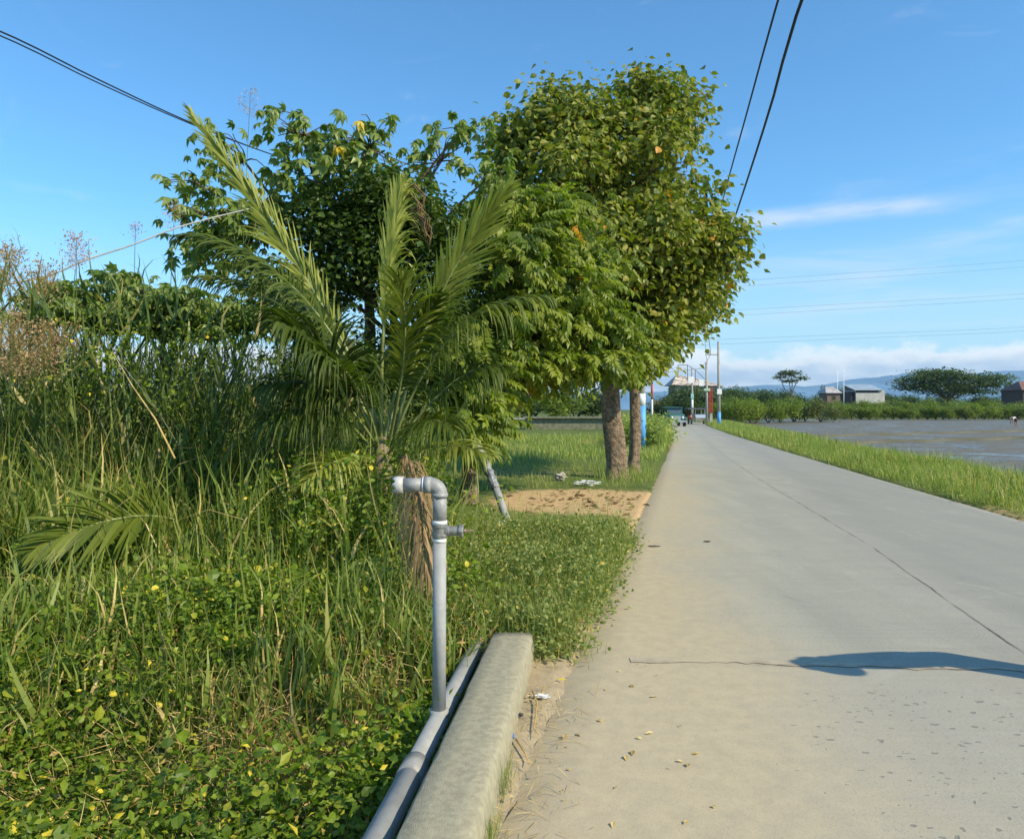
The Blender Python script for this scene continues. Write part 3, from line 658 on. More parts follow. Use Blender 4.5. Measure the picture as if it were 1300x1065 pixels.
frond(palm, [UU(500, 560), UU(540, 440, -.2), UU(600, 375, -.4), UU(700, 378, -.5)], .62, 80, .3, 1.1, .4, 2.2, (.1, -.25, 1), .42, seed=4, label='arching frond drooping to the right')
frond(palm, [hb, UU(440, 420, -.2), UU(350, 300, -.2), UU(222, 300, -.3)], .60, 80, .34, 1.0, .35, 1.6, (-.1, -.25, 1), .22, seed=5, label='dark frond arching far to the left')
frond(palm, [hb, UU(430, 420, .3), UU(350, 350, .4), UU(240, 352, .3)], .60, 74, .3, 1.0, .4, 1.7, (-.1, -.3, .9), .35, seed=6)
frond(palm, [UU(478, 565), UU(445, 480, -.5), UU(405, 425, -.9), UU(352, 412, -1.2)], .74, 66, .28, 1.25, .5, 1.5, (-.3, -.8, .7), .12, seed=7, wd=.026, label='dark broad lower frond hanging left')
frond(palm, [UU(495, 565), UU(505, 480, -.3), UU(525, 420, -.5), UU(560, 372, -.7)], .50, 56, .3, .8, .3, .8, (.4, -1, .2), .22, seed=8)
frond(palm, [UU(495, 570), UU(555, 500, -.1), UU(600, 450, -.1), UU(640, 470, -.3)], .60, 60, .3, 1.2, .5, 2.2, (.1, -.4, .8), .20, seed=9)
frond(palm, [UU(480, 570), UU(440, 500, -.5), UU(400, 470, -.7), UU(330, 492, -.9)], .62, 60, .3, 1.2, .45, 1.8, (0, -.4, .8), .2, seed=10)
frond(palm, [UU(492, 590), UU(540, 560, -.8), UU(580, 558, -1.1), UU(625, 580, -1.3)], .42, 40, .2, 1.0, .4, 1.0, (0, -.5, 1), .85, seed=11, label='short yellowish frond low on the right')
frond(palm, [UU(476, 585), UU(450, 575, -.8), UU(420, 580, -1.1), UU(385, 615, -1.4)], .45, 40, .2, 1.1, .4, .9, (0, -.5, 1), .75, seed=12)
frond(palm, [UU(492, 570), UU(515, 470, -.6), UU(522, 400, -.8), UU(505, 352, -.9)], .55, 46, .35, .6, .3, .7, (.3, -1, 0), .55, seed=21)
dd = frond(palm, [UU(492, 590, -.2), UU(515, 560, -1.6), UU(535, 590, -2.4), UU(541, 735, -2.8)], .62, 46, .34, .42, .2, 2.0, (0, -1, .1), .55, M_dead, .007, 14, .014, label='dead brown frond hanging down behind the tap', name='dead_frond', rmat=M_dead)
frond(palm, [UU(492, 590, -.2), UU(512, 570, -1.4), UU(530, 600, -2.2), UU(522, 705, -2.55)], .50, 30, .36, .5, .15, 2.0, (0, -1, .1), .75, M_dead, .006, 15, .012, label='second dead brown frond, beside the first', name='dead_frond', rmat=M_dead)
for k_, (c_, L_, ti_) in enumerate((
        ([(474, 575), (440, 520, -.4), (390, 500, -.8), (330, 540, -1.0)], .60, .18), ([(480, 570), (470, 500, -.7), (430, 440, -1.0), (385, 450, -1.3)], .62, .1),
        ([(486, 570), (500, 500, .4), (540, 430, .6), (590, 415, .7)], .60, .15),
        ([(478, 570), (450, 480, .5), (400, 400, .7), (330, 395, .8)], .62, .12), 
        ([(490, 580), (520, 540, -1.0), (545, 520, -1.3), (575, 545, -1.5)], .48, .35), ([(488, 560), (500, 470, .2), (545, 400, .2), (590, 350, .2)], .52, .3),
        ([(478, 560), (440, 460, .2), (400, 370, .2), (300, 330, .2)], .6, .15))):
    frond(palm, [UU(*q) for q in c_], L_, 62, .28, 1.15, .42, 1.5, (0, -.5, .8), ti_, seed=50 + k_)
# curled brown tips on the spear frond
cb = MB()
for k in range(16):
    x0 = 512 + k * .9; y0 = 242 + k * 3.3 + random.uniform(-4, 4); a = random.uniform(18, 30)
    cb.tube([UU(x0, y0, -.1), UU(x0 + a * .5, y0 - 4, -.15), UU(x0 + a * .95, y0 + a * .35, -.2), UU(x0 + a * .85, y0 + a * .95, -.2)], [.009, .009, .007, .002], 4, .3)
cb.build('curled_tips', M_dead, palm)
# a separate low frond lying out of the bank at left
frond(None, [tuple(U(222, 660, 6.6)), tuple(U(185, 648, 6.3)), tuple(U(120, 655, 6.0)), tuple(U(40, 700, 5.8))], .50, 46, .02, .95, .35, .35, (0, -1, .35), .38, None, .019, 31, .011, name='palm_frond', label='lone green palm frond fanning out of the grassy bank at far left', category='palm frond')

# ------------------------------------------------------------------ reeds, grasses and creepers of the bank
def blades(mb, P, h, wd, lean, amin=0.0, amax=.95, seed=0, bend=(0, 5), dirbias=None, dry=.03):
    r = np.random.default_rng(seed); N = len(P)
    Y = rvec(N, r) * lean; Y[:, 2] = 1.0
    if dirbias is not None: Y = Y + np.array(dirbias)
    Nn = rvec(N, r); Nn[:, 2] = .0; hz = norm(np.c_[Y[:, 0], Y[:, 1], np.zeros(N)])
    Nn = norm(-hz + rvec(N, r) * .5)
    X, Y, Z = frames(Y, Nn); Z = Z * 1.0
    sc = np.c_[wd * r.uniform(.6, 1.3, N), h * r.uniform(.55, 1.2, N), h * r.uniform(.55, 1.2, N)]; sc[:, 2] = sc[:, 1]
    a = r.uniform(amin, amax, N); a = np.where(r.random(N) < dry, 1.0, a); k = r.integers(bend[0], bend[1], N)
    for j in range(bend[0], bend[1]):
        q = k == j
        if q.any(): mb.inst(BL[j], P[q], X[q], Y[q], -Z[q], sc[q], a[q])
def on_ground(x, y, dz=0.0): return np.c_[x, y, zg(x, y) + dz]
def sample(n, x0, x1, y0, y1, cond, seed, dens=None):
    r = np.random.default_rng(seed); out = np.zeros((0, 2))
    while len(out) < n:
        x = r.uniform(x0, x1, n); y = r.uniform(y0, y1, n); k = cond(x, y)
        if dens is not None: k &= r.random(n) < dens(x, y)
        out = np.vstack([out, np.c_[x[k], y[k]]])
    return out[:n, 0], out[:n, 1]
inview = lambda x, y: (np.abs(x) < .74 * y + .6)
lb = lambda x, y: inview(x, y) & (x < curb_l(y) - .12) & (x < xl(y) - .35)
# reeds: long stalks with strap leaves, tall behind
rx_, ry2 = sample(820, -11, 1.0, 7.4, 12.5, lambda x, y: inview(x, y) & (x < -.62 - .16 * (y - 7)) & ~((x > -1.9) & (y < 8.7)), 41)
rb = np.random.default_rng(42); reeds = MB(); stalk = MB()
for x, y in zip(rx_, ry2):
    px = 650 + F * x / y
    h = (1.18 if px < 170 else 1.0) * rb.uniform(1.0, 2.45) * (1.0 if px < 330 else .82); z0 = float(zg(x, y)); ln = rb.normal(0, .20, 2)
    pts = [np.array([x + ln[0] * f * f * h, y + ln[1] * f * f * h, z0 + f * h * .93]) for f in np.linspace(0, 1, 6)]
    stalk.tube(pts, np.linspace(.011, .004, 6), 4, rb.uniform(0, .8), caps=False)
    n = rb.integers(8, 12); fs = rb.uniform(.12, 1, n); P = np.array([np.array([np.interp(f, np.linspace(0, 1, 6), [p[c] for p in pts]) for c in range(3)]) for f in fs])
    blades(reeds, P, rb.uniform(.5, .95), rb.choice([.018, .03, .04]), 1.1, .1, .98, rb.integers(1e6), (0, 5), dry=.025)
reeds.n = reeds.n
base_n = reeds.n
reeds.add(np.vstack(stalk.V), np.vstack(stalk.T), np.concatenate(stalk.A), 0)
reeds.build('tall_reeds', M_reed, kind='stuff', label='tall green reeds with strap leaves crowding the left bank', category='reeds')
# knee-high grasses on the bank
lb2 = lambda x, y: lb(x, y) & ~((((x + 1.1) / .6) ** 2 + ((y - 4.5) / .5) ** 2 < 1) & (np.sin(x * 91 + y * 57) < .6)) & ((y < 6) | (x < -.088 * y))
gxx, gyy = sample(17000, -9, .9, 4.3, 9.6, lb2, 43, lambda x, y: np.clip(.45 + .5 * wav(x, y, 1.6, 2) + .5 * (y > 6.6), .06, 1))
gm = MB(); hh = .30 + .28 * ss(5.8, 8, gyy); k = gyy < 6.4
blades(gm, on_ground(gxx[k], gyy[k], .02), .34, .0115, .6, .0, .95, 44, (0, 5), (.1, -.35, 0), .06)
k = ~k; blades(gm, on_ground(gxx[k], gyy[k], .02), .62, .021, .75, .0, .95, 45, (0, 5), (.05, -.25, 0), .05)
# taller tussocks
tx, ty = sample(430, -8.5, -.2, 4.4, 8.8, lambda x, y: lb(x, y) & (x < -.088 * y), 46)
for i, (x, y) in enumerate(zip(tx, ty)):
    n = int(rb.integers(14, 30)); q = rb.normal(0, .10, (n, 2)); hh_ = rb.uniform(.4, .75) if y < 6.3 else rb.uniform(.6, 1.5)
    blades(gm, on_ground(x + q[:, 0], y + q[:, 1]), hh_, .016 + .02 * rb.random() * (hh_ > .6), .75, .1, .98, 900 + i, (0, 5), (.05, -.25, 0), .10)
gm.build('bank_grass', M_grass, kind='stuff', label='long grass growing through the creepers on the bank', category='grass')
# leafy creepers
ux, uy = sample(5400, -8, 1.2, 2.2, 9.0, lb, 47, lambda x, y: np.clip(1.15 - .12 * (y - 4), .25, 1) * np.clip(.72 + .6 * wav(x, y, 2.4, 5), .15, 1))
hum = .12 + .16 * (1 + wav(ux, uy, 2.1, 1)) ; cz = np.c_[ux, uy, zg(ux, uy) + hum * rb.uniform(.2, 1.15, len(ux))]
# bare dry patch left of the pipe shows straw instead
dp = (((ux + 1.1) / .62) ** 2 + ((uy - 4.5) / .55) ** 2 + .4 * wav(ux, uy, 5) < 1) & (rb.random(len(ux)) < .9)
cz = cz[~dp]
mx = rb.normal(0, 1, (620, 3)) * np.array([.62, .42, .36]); mC = np.c_[mx[:, 0] - .95, mx[:, 1] + 6.9, np.abs(mx[:, 2]) * 1.4 + .2 + zg(mx[:, 0] - .95, mx[:, 1] + 6.9)]
mx = rb.normal(0, 1, (300, 3)) * np.array([.5, .4, .35]); mD = np.c_[mx[:, 0] - 1.05, mx[:, 1] + 8.6, np.abs(mx[:, 2]) * 1.5 + .1]
cl = rb.random((520, 3)); cD = 7.3 + 2.2 * cl[:, 1]; cX = (-.70 + .50 * cl[:, 0]) * cD; cZ = zg(cX, cD) + .25 + (2.1 - .5 * (cl[:, 0] > .75)) * cl[:, 2] ** 1.4
kp_ = wav(cX, cZ * 1.3, 2.3, 4) > -.25
cz = np.vstack([cz, mC[mC[:, 2] < 1.25], mD, np.c_[cX, cD, cZ][kp_]])
cz = cz[~((cz[:, 0] > -.10 * cz[:, 1]) & (cz[:, 1] > 6) & (cz[:, 2] > .22))]
und = MB(); clusters(und, cz, [leafA, leafR, leafA], 22, .10, .043, .05, seed=48, vshift=.02, dead=.02, nr=1.2)
q5 = rb.choice(len(cz), 900, replace=False); clusters(und, cz[q5] + np.array([0, 0, .05]), [leafR, leafA], 6, .12, .075, .1, seed=148, vshift=.10, dead=.05, nr=.9)
und.build('bank_creepers', M_under, kind='stuff', label='leafy green creepers covering the ditch bank at left', category='undergrowth')
# low broken stems and straw on the bank
sx, sy = sample(4600, -6, .2, 3.4, 7.4, lb, 49, lambda x, y: np.clip(.16 + 1.2 * np.exp(-(((x + 1.1) / .65) ** 2 + ((y - 4.5) / .6) ** 2)), 0, 1))
sm = MB(); blades(sm, on_ground(sx, sy, .08), .36, .006, 1.3, 0, 1, 50, (1, 5), (.1, -.6, -.5), 0)
nl = 5200; lx, ly = sample(nl, -7, .3, 3.0, 7.6, lb, 150); Yl = rvec(nl, rb); Yl[:, 2] *= .5; Xl, Yl, Zl = frames(Yl, rvec(nl, rb) + np.array([0, -.3, .8]))
sm.inst(leafA, np.c_[lx, ly, zg(lx, ly) + rb.uniform(.03, .30, nl)], Xl, Yl, Zl, rb.uniform(.02, .06, nl), rb.random(nl) * .5)
sm.build('dry_grass', M_straw, kind='stuff', label='dry straw hanging on the steep ditch bank left of the pipe', category='dry grass')

# weeds between the wall end, the path and the road
wc = lambda x, y: (x < xl(y) + .05 + .13 * wav(x, y, 3)) & (x > -1.2) & (y > 5.15) & (y < 9.6) & (((x - .25) / 1.75) ** 2 + ((y - 7.3) / 2.9) ** 2 + .25 * wav(x, y, 2.7) < 1.0)
wx, wy = sample(3300, -1.4, 2.2, 5.0, 11.2, wc, 51)
wz = zg(wx, wy) + np.clip(.10 + .13 * (1 + wav(wx, wy, 2.7, 2)) + .09 * wav(wx, wy, 7.0, 1), .04, .5) * rb.uniform(.1, 1.15, len(wx)) * np.where(wy > 8.3, .6, 1)
wm = MB(); clusters(wm, np.c_[wx, wy, wz], [leafA, leafA, leafR], 20, .075, .038, -.3, seed=52, vexp=.85, nr=1.2, flat=1.1, dead=.04)
gx3, gy3 = sample(10000, -1.4, 2.2, 5.0, 11.4, wc, 53); blades(wm, on_ground(gx3, gy3, .05), .36, .006, .8, .3, .98, 54, (0, 4), None, .08)
wm.build('roadside_weeds', M_weed, kind='stuff', label='low bushy weeds between the concrete wall and the sandy patch', category='weeds')

# short grass over the field behind and by the tree
def fieldcond(x, y): return inview(x, y) & (x < xl(y) - .15) & (y > 9.5)
fx, fy = sample(26000, -9, 14, 9.5, 46, fieldcond, 55, lambda x, y: np.clip(np.where(((x - 1.35) / 2.1) ** 2 + ((y - 13.6) / 2.3) ** 2 < 1, .13, 1) * (11 / y) ** 1.0 * np.clip(.8 + .4 * wav(x, y, .9), .2, 1), 0, 1))
fm = MB(); sz = np.where(fy > 24, 1, 0); k = fy < 24
blades(fm, on_ground(fx[k], fy[k]), .22, .010, .7, .2, .98, 56, (0, 5), None, .06); k = ~k
blades(fm, on_ground(fx[k], fy[k]), .36, .026, .7, .3, .98, 57, (0, 5), None, .08)
fm.build('field_grass', M_verge, kind='stuff', label='short sunlit grass of the field behind the sandy patch', category='grass')
# long weeds along the left edge of the road, past the tree
ex, ey = sample(9000, 2, 19, 17, 100, lambda x, y: (x < xl(y) - .05 + .12 * wav(x, y, 2.5)) & (x > xl(y) - 1.0 - .035 * y), 58, lambda x, y: np.clip(24 / y, 0, 1))
em = MB(); kk = ~((ey > 19) & (ey < 31.5) & (ex < 5.75)); ex = ex[kk]; ey = ey[kk]; kk = (ey < 42) | (ex < xl(ey) - .6); ex = ex[kk]; ey = ey[kk]
k = ey < 29; blades(em, on_ground(ex[k], ey[k]), .38, .012, .55, .25, .98, 59, (0, 4)); k = (ey >= 29) & (ey < 42)
blades(em, on_ground(ex[k], ey[k]), 1.0, .03, .4, .3, .98, 60, (0, 4)); k = ey >= 50
blades(em, on_ground(ex[k], ey[k]), 1.0, .05, .4, .3, .98, 61, (0, 4))
q_ = (ey > 26) & (ey < 42) & (ex < xl(ey) - .3); ex2 = ex[q_]; ey2 = ey[q_]; n = min(1500, len(ex2))
clusters(em, np.c_[ex2[:n], ey2[:n], zg(ex2[:n], ey2[:n]) + rb.uniform(.1, .95, n)], [leafA, leafR], 12, .26, .15, 0, seed=62)
em.build('edge_weeds', M_verge, kind='stuff', label='yellow-green tall weeds along the left edge of the far road', category='weeds')
# verge to the right
vx, vy = sample(42000, 5.5, 30, 1.5, 112, lambda x, y: (x > xr(y) + .06 + .10 * wav(x, y, 2.3)) & (x < xr(y) + 4.5 + .5 * wav(x, y, .8)) & (inview(x, y) | (y < 14)), 63, lambda x, y: np.clip(13 / y, 0, 1))
vm = MB(); k = vy < 17; blades(vm, on_ground(vx[k], vy[k]), .27, .008, .75, .2, .98, 64, (0, 5), None, .06)
k = (vy >= 17) & (vy < 40); blades(vm, on_ground(vx[k], vy[k]), .34, .015, .7, .2, .98, 65, (0, 5), None, .07)
k = vy >= 40; blades(vm, on_ground(vx[k], vy[k]), .5, .04, .7, .2, .98, 66, (0, 5), None, .07)
tu, tv = sample(420, 6.5, 22, 6, 55, lambda x, y: (x > xr(y) + .25) & (x < xr(y) + 4.4), 163, lambda x, y: np.clip(16 / y, 0, 1) * (wav(x, y, .7, 3) > -.1))
for i, (x, y) in enumerate(zip(tu, tv)):
    q = rb.normal(0, .13, (26, 2)); blades(vm, on_ground(x + q[:, 0], y + q[:, 1]), rb.uniform(.3, .62), .009 + y * .0004, .7, .0, .98, 2000 + i, (0, 5), None, rb.choice([.03, .03, .4]))
n = 2600; clusters(vm, np.c_[vx[:n], vy[:n], zg(vx[:n], vy[:n]) + rb.uniform(.03, .22, n)], [leafA], 9, .1, .06, 0, seed=67)
vm.build('verge_grass', M_verge, kind='stuff', label='thick yellow-green grass verge between the road and the flooded paddies', category='grass')

ca, cb_ = U(222, 582, 6.9), U(168, 490, 7.2)
MB().tube([ca, ca.lerp(cb_, .5) + Vector((.02, 0, .02)), cb_, cb_ + (cb_ - ca) * .5], [.009, .008, .006, .004], 6, .6).build('dry_cane', M_straw, None, True, label='thin straw-coloured cane leaning left over the grass above the lone palm frond', category='cane')
# flowering reeds that stand out one by one
def plume_reed(pxb, tip, D, label, mat, size=.35, lean=0.0, dens=70, seed=0, droop=.6):
    r = np.random.default_rng(seed); b = U(pxb, 640, D); b.z = float(zg(b.x, b.y)); t_ = U(tip[0], tip[1], D)
    o = thing('flowering_reed', b, label, 'reed', 'flowering reeds above the bank')
    s = MB(); mid = b.lerp(t_, .5) + Vector((-.05, 0, .1)); C = bez([b, mid, t_], 14); s.tube(C, np.linspace(.009, .003, 14), 5, .6); s.build('stem', M_reed, o)
    m = MB(); f = r.random(dens); P = np.array([np.interp(1 - q * (size / max(.6, (t_ - b).length)) , np.linspace(0, 1, 14), np.arange(14)) for q in f])
    P = np.array([C[int(p)] + (C[min(13, int(p) + 1)] - C[int(p)]) * (p - int(p)) for p in P]) if False else np.array(t_) - np.outer(f, norm(np.array(t_) - C[-4])) * size
    a = r.uniform(0, 6.28, dens); Y = np.c_[np.cos(a) * .8, np.sin(a) * .8, 1.1 - f * 0 - droop * r.random(dens)]
    X, Y, Z = frames(Y, rvec(dens, r)); ln = size * (.22 + .5 * np.sqrt(f)) * r.uniform(.6, 1.1, dens)
    m.inst(BL[3], P, X, Y, Z, np.c_[np.full(dens, .0018), ln, ln], r.random(dens))
    # fine seed spikelets along each ray
    for q in (.35, .55, .75, .92):
        n2 = dens; PP = P + Y * (ln * q)[:, None] + Z * (ln * q * q * -.35)[:, None] + r.normal(0, .008, (n2, 3)); XX, YY, ZZ = frames(rvec(n2, r) + Y, rvec(n2, r))
        m.inst(leafA, PP, XX, YY, ZZ, np.full(n2, .030) * r.uniform(.6, 1.2, n2), r.random(n2))
    m.build('plume', mat, o)
    lf = MB(); n = 6; fs = r.uniform(.4, .85, n); PL = np.array([np.array(b.lerp(t_, q)) for q in fs]); blades(lf, PL, .55, .013, .8, 0, .8, seed + 5, (1, 5)); lf.build('leaf', M_reed, o)
plume_reed(105, (97, 302), 8.4, 'tall reed with a purplish spreading plume, standing alone against the sky above the pale cable', M_plume_p, .42, seed=1, dens=100)
plume_reed(30, (12, 318), 7.6, 'reed with a bushy tan plume at the left edge of the view, upper one', M_plume, .5, seed=2, dens=230, droop=1.0)
plume_reed(55, (58, 340), 7.9, 'reed with a loose brownish plume just right of the bushy tan one', M_plume, .42, seed=3, dens=150, droop=1.0)
plume_reed(18, (14, 400), 6.9, 'reed with a wide drooping tan plume low at the left edge of the view', M_plume, .55, seed=4, dens=300, droop=1.6)
plume_reed(70, (56, 412), 7.0, 'reed with a narrow hanging straw-coloured plume below the loose brownish one', M_plume, .42, seed=5, dens=230, droop=2.2)
plume_reed(300, (318, 118), 10.6, 'very tall thin reed with a small grey plume above the top of the hand-leaved tree', M_plume_p, .42, seed=6, dens=34)
plume_reed(210, (222, 262), 10.2, 'thin reed with a small grey plume over the right end of the pale cable', M_plume_p, .34, seed=7, dens=34)
plume_reed(172, (172, 285), 10, 'thin reed with a narrow grey plume over the middle of the pale cable', M_plume_p, .26, seed=8, dens=24)
plume_reed(95, (90, 415), 8.2, 'reed with a small grey-brown plume in front of the low spreading tree', M_plume, .36, seed=9, dens=80)

# ------------------------------------------------------------------ concrete wall of the culvert
def bev_box(name, corners, z0, z1, mat, parent=None, bev=.012, **tags):
    bm = bmesh.new(); lo = [bm.verts.new((x, y, z0)) for x, y in corners]; hi = [bm.verts.new((x, y, z1)) for x, y in corners]
    n = len(corners); bm.faces.new(lo[::-1]); bm.faces.new(hi)
    for i in range(n): bm.faces.new((lo[i], lo[(i + 1) % n], hi[(i + 1) % n], hi[i]))
    bmesh.ops.recalc_face_normals(bm, faces=bm.faces)
    bmesh.ops.bevel(bm, geom=[e for e in bm.edges], offset=bev, segments=3, profile=.5, affect='EDGES')
    me = bpy.data.meshes.new(name); bm.to_mesh(me); bm.free(); me.materials.append(mat)
    o = bpy.data.objects.new(name, me); COL.objects.link(o)
    if parent is not None: me.transform(Matrix.Translation(-Vector(parent.location))); o.parent = parent
    for k, v in tags.items(): o[k] = v
    return o
cw = thing('culvert_wall', (-.1, 3.9, 0), 'low weathered concrete wall running along the ditch side of the road, beside the grey pipe', 'wall')
bm = bmesh.new(); n = 46; rows = []
rc = random.Random(4)
for i in range(n + 1):
    y = .6 + (5.05 - .6) * i / n; l = float(curb_l(y)); r_ = l + .265; j = lambda s=.004: rc.uniform(-s, s) * (1 if rc.random() < .8 else 2.6)
    prof = [(l + .01, -1.45), (l, .05), (l, .132 + j()), (l + .018 + j(), .150 + j(.002)), (l + .09, .152 + j(.002)), (l + .18, .152 + j(.002)), (r_ - .018 + j(), .150 + j(.002)), (r_ + j(.002), .132 + j()), (r_ + .012, .05), (r_ + .02, -.3)]
    rows.append([bm.verts.new((x, y, z)) for x, z in prof])
for i in range(n):
    for k in range(len(rows[0]) - 1): bm.faces.new((rows[i][k], rows[i][k + 1], rows[i + 1][k + 1], rows[i + 1][k])).smooth = True
bm.faces.new(rows[0]); bm.faces.new(rows[-1][::-1]); bmesh.ops.recalc_face_normals(bm, faces=bm.faces)
me = bpy.data.meshes.new('coping'); bm.to_mesh(me); bm.free(); me.materials.append(M_conc); me.transform(Matrix.Translation(-cw.location))
o = bpy.data.objects.new('coping', me); COL.objects.link(o); o.parent = cw
bev_box('wing_wall', [(-.16, 5.06), (-.17, 5.2), (-.92, 5.36), (-.95, 5.2)], -1.4, -.12, M_concd, cw)

# ------------------------------------------------------------------ the water pipe with its standpipe
rz = Vector((-.373, 3.93, 0))
wp = thing('water_standpipe', (rz.x, rz.y, .05), 'grey plastic water pipe along the wall with an upright riser, valve and open side spout', 'water pipe')
A0 = Vector((-.44 - .11 * 2.6, 3.32 - 2.6, .04)); A1 = Vector((-.215, 5.3, .04))
def at(y): return A0.lerp(A1, (y - A0.y) / (A1.y - A0.y))
MB().tube([at(.72), at(2.2), at(3.38)], .052, 24).tube([at(3.37), at(5.3)], .048, 24).build('main_pipe', M_pvc, wp, True)
MB().tube([at(3.30), at(3.44)], .0575, 24).build('coupling', M_pvcj, wp, True)
rb0 = at(3.93)
TOP = U(553, 613, 3.93).z
MB().tube([rb0, rb0 + Vector((0, 0, .90))], .034, 28).build('riser', M_pvc, wp, True)
zz = lambda y: U(553, y, 3.93).z
P0 = Vector((rb0.x, rb0.y, 0))
def up(y0, y1, r, n=28, mb=None): 
    mb = mb or MB(); return mb.tube([Vector((rb0.x, rb0.y, zz(y0))), Vector((rb0.x, rb0.y, zz(y1)))], r, n)
up(912, 900, .048).build('tee_collar', M_pvc, wp, True)
up(688, 682.5, .0355).build('sealant_band', M_seal, wp, True)
vb = MB(); up(683, 665, .0375, mb=vb); up(680, 677, .043, mb=vb); up(668.5, 665, .043, mb=vb)
x0 = rb0.x; vz = zz(673.5)
vb.tube([(x0, rb0.y, vz), (x0 + .05, rb0.y - .005, vz), (x0 + .052, rb0.y - .005, vz), (x0 + .10, rb0.y - .01, vz)], [.029, .027, .024, .024], 20)
vb.tube([(x0 + .098, rb0.y - .01, vz), (x0 + .102, rb0.y - .01, vz), (x0 + .118, rb0.y - .012, vz), (x0 + .122, rb0.y - .012, vz)], [.024, .034, .034, .026], 8)
vo_ = vb.build('valve', M_valve, wp, False)
vs = MB().tube([(x0 + .12, rb0.y - .012, vz), (x0 + .135, rb0.y - .012, vz), (x0 + .136, rb0.y - .012, vz), (x0 + .172, rb0.y - .014, vz + .002)], [.014, .011, .006, .005], 10).build('valve_stem', M_brass, None, True)
vs.data.transform(Matrix.Translation(-Vector(wp.location))); vs.parent = vo_
up(665, 660.5, .0385).build('sealant_band', M_seal, wp, True)
up(661, 628, .036).build('neck', M_pvcj, wp, True)
up(631, 628.5, .038).build('sealant_band', M_seal, wp, True)
eb = MB(); cz0 = zz(628); rad = .05; ct = Vector((rb0.x - rad, rb0.y, cz0)); pts = []
for i in range(13):
    a = math.pi / 2 * i / 12; pts.append(ct + Vector((math.cos(a) * rad, 0, math.sin(a) * rad)))
eb.tube([pts[0] - Vector((0, 0, .012))] + pts + [pts[-1] - Vector((.03, 0, 0))], .0395, 28)
eb.tube([pts[0] - Vector((0, 0, .012)), pts[0] + Vector((0, 0, .008))], .0425, 28); eb.tube([pts[-1] + Vector((.006, 0, 0)), pts[-1] - Vector((.03, 0, 0))], .0425, 28)
eb.build('elbow', M_pvcj, wp, True)
e0 = pts[-1] - Vector((.03, 0, 0))
MB().tube([e0, e0 - Vector((.008, 0, 0))], .0405, 28).build('sealant_band', M_seal, wp, True)
e1 = e0 - Vector((.105, 0, 0)); MB().tube([e0, e1], .035, 28).build('spout', M_pvcj, wp, True)
# open, slightly ragged collar at the end
bm = bmesh.new(); ns = 32; rws = []
for (dx, rr_) in ((0.0, .036), (0.002, .043), (-.030, .044), (-.046, .043), (-.046, .036), (-.004, .032)):
    rws.append([bm.verts.new((e1.x + dx - (.010 * math.sin(j * 1.3) * (1 if dx < -.04 else 0)), e1.y + rr_ * math.cos(2 * math.pi * j / ns), e1.z + rr_ * math.sin(2 * math.pi * j / ns))) for j in range(ns)])
for i in range(len(rws) - 1):
    for j in range(ns): bm.faces.new((rws[i][j], rws[i][(j + 1) % ns], rws[i + 1][(j + 1) % ns], rws[i + 1][j])).smooth = True
bmesh.ops.recalc_face_normals(bm, faces=bm.faces)
me = bpy.data.meshes.new('end_collar'); bm.to_mesh(me); bm.free(); me.materials.append(solid('pale_collar', (.50, .49, .46), .5, scale=40, var=.2)); me.transform(Matrix.Translation(-Vector(wp.location)))
o = bpy.data.objects.new('end_collar', me); COL.objects.link(o); o.parent = wp

# leaning grey pipe with dark wrap, and the white bag at its foot
a = G(648, 664); b_ = U(612, 578, a.y + .5)
lp = thing('leaning_pipe', a, 'grey pipe with dark peeling wrap, leaning out of the weeds beside the sandy patch', 'pipe')
MB().tube([a - Vector((0, 0, .1)), a.lerp(b_, .5)], .055, 14).build('pipe', M_pvc, lp, True)
w_ = MB(); q0, q1 = a.lerp(b_, .5), a.lerp(b_, .93)
w_.tube([q0.lerp(q1, i / 9) for i in range(10)], [.066 + .014 * math.sin(i * 2.9) for i in range(10)], 11, .5)
w_.build('wrap', solid('dark_tarpaulin', (.05, .055, .06), .35, scale=14, col2=(.35, .36, .37), bump=.8, bscale=25), lp)
MB().tube([a.lerp(b_, .93), a.lerp(b_, 1.25)], .05, 14).build('upper_pipe', M_pvc, lp, True)
def lump(name, c, r, mat, seed, flat=.6, label=None, category=None, sub=3, rough=.25, **kw):
    bm = bmesh.new(); bmesh.ops.create_icosphere(bm, subdivisions=sub, radius=1); rr_ = random.Random(seed); ph = [rr_.uniform(0, 6) for _ in range(6)]
    for v in bm.verts:
        p = v.co.copy(); k = 1 + rough * (math.sin(p.x * 5 + ph[0]) * math.sin(p.y * 6 + ph[1]) + .6 * math.sin(p.z * 9 + ph[2] + p.x * 4)) + rr_.uniform(-.04, .04)
        v.co = Vector((p.x * r[0] * k, p.y * r[1] * k, p.z * r[2] * k))
    me = bpy.data.meshes.new(name); bm.to_mesh(me); bm.free(); me.materials.append(mat); o = bpy.data.objects.new(name, me); COL.objects.link(o); o.location = c
    if label: o['label'] = label; o['category'] = category
    for k, v in kw.items(): o[k] = v
    return o
p = G(641, 672, .1); lump('plastic_bag', p, (.17, .10, .09), M_bag, 3, label='crumpled white plastic bag at the foot of the leaning grey pipe', category='bag', rough=.4)
p = G(745, 613, .05); lump('litter_scrap', p, (.22, .10, .05), M_bag, 9, label='flattened pale plastic scrap on the grass left of the twin trunks', category='litter', rough=.4)
p = G(712, 606, .06); lump('stone', p, (.14, .12, .10), M_stone, 5, label='pale stone standing in the grass behind the sandy patch', category='stone')
p = G(1008, 566, 0); 
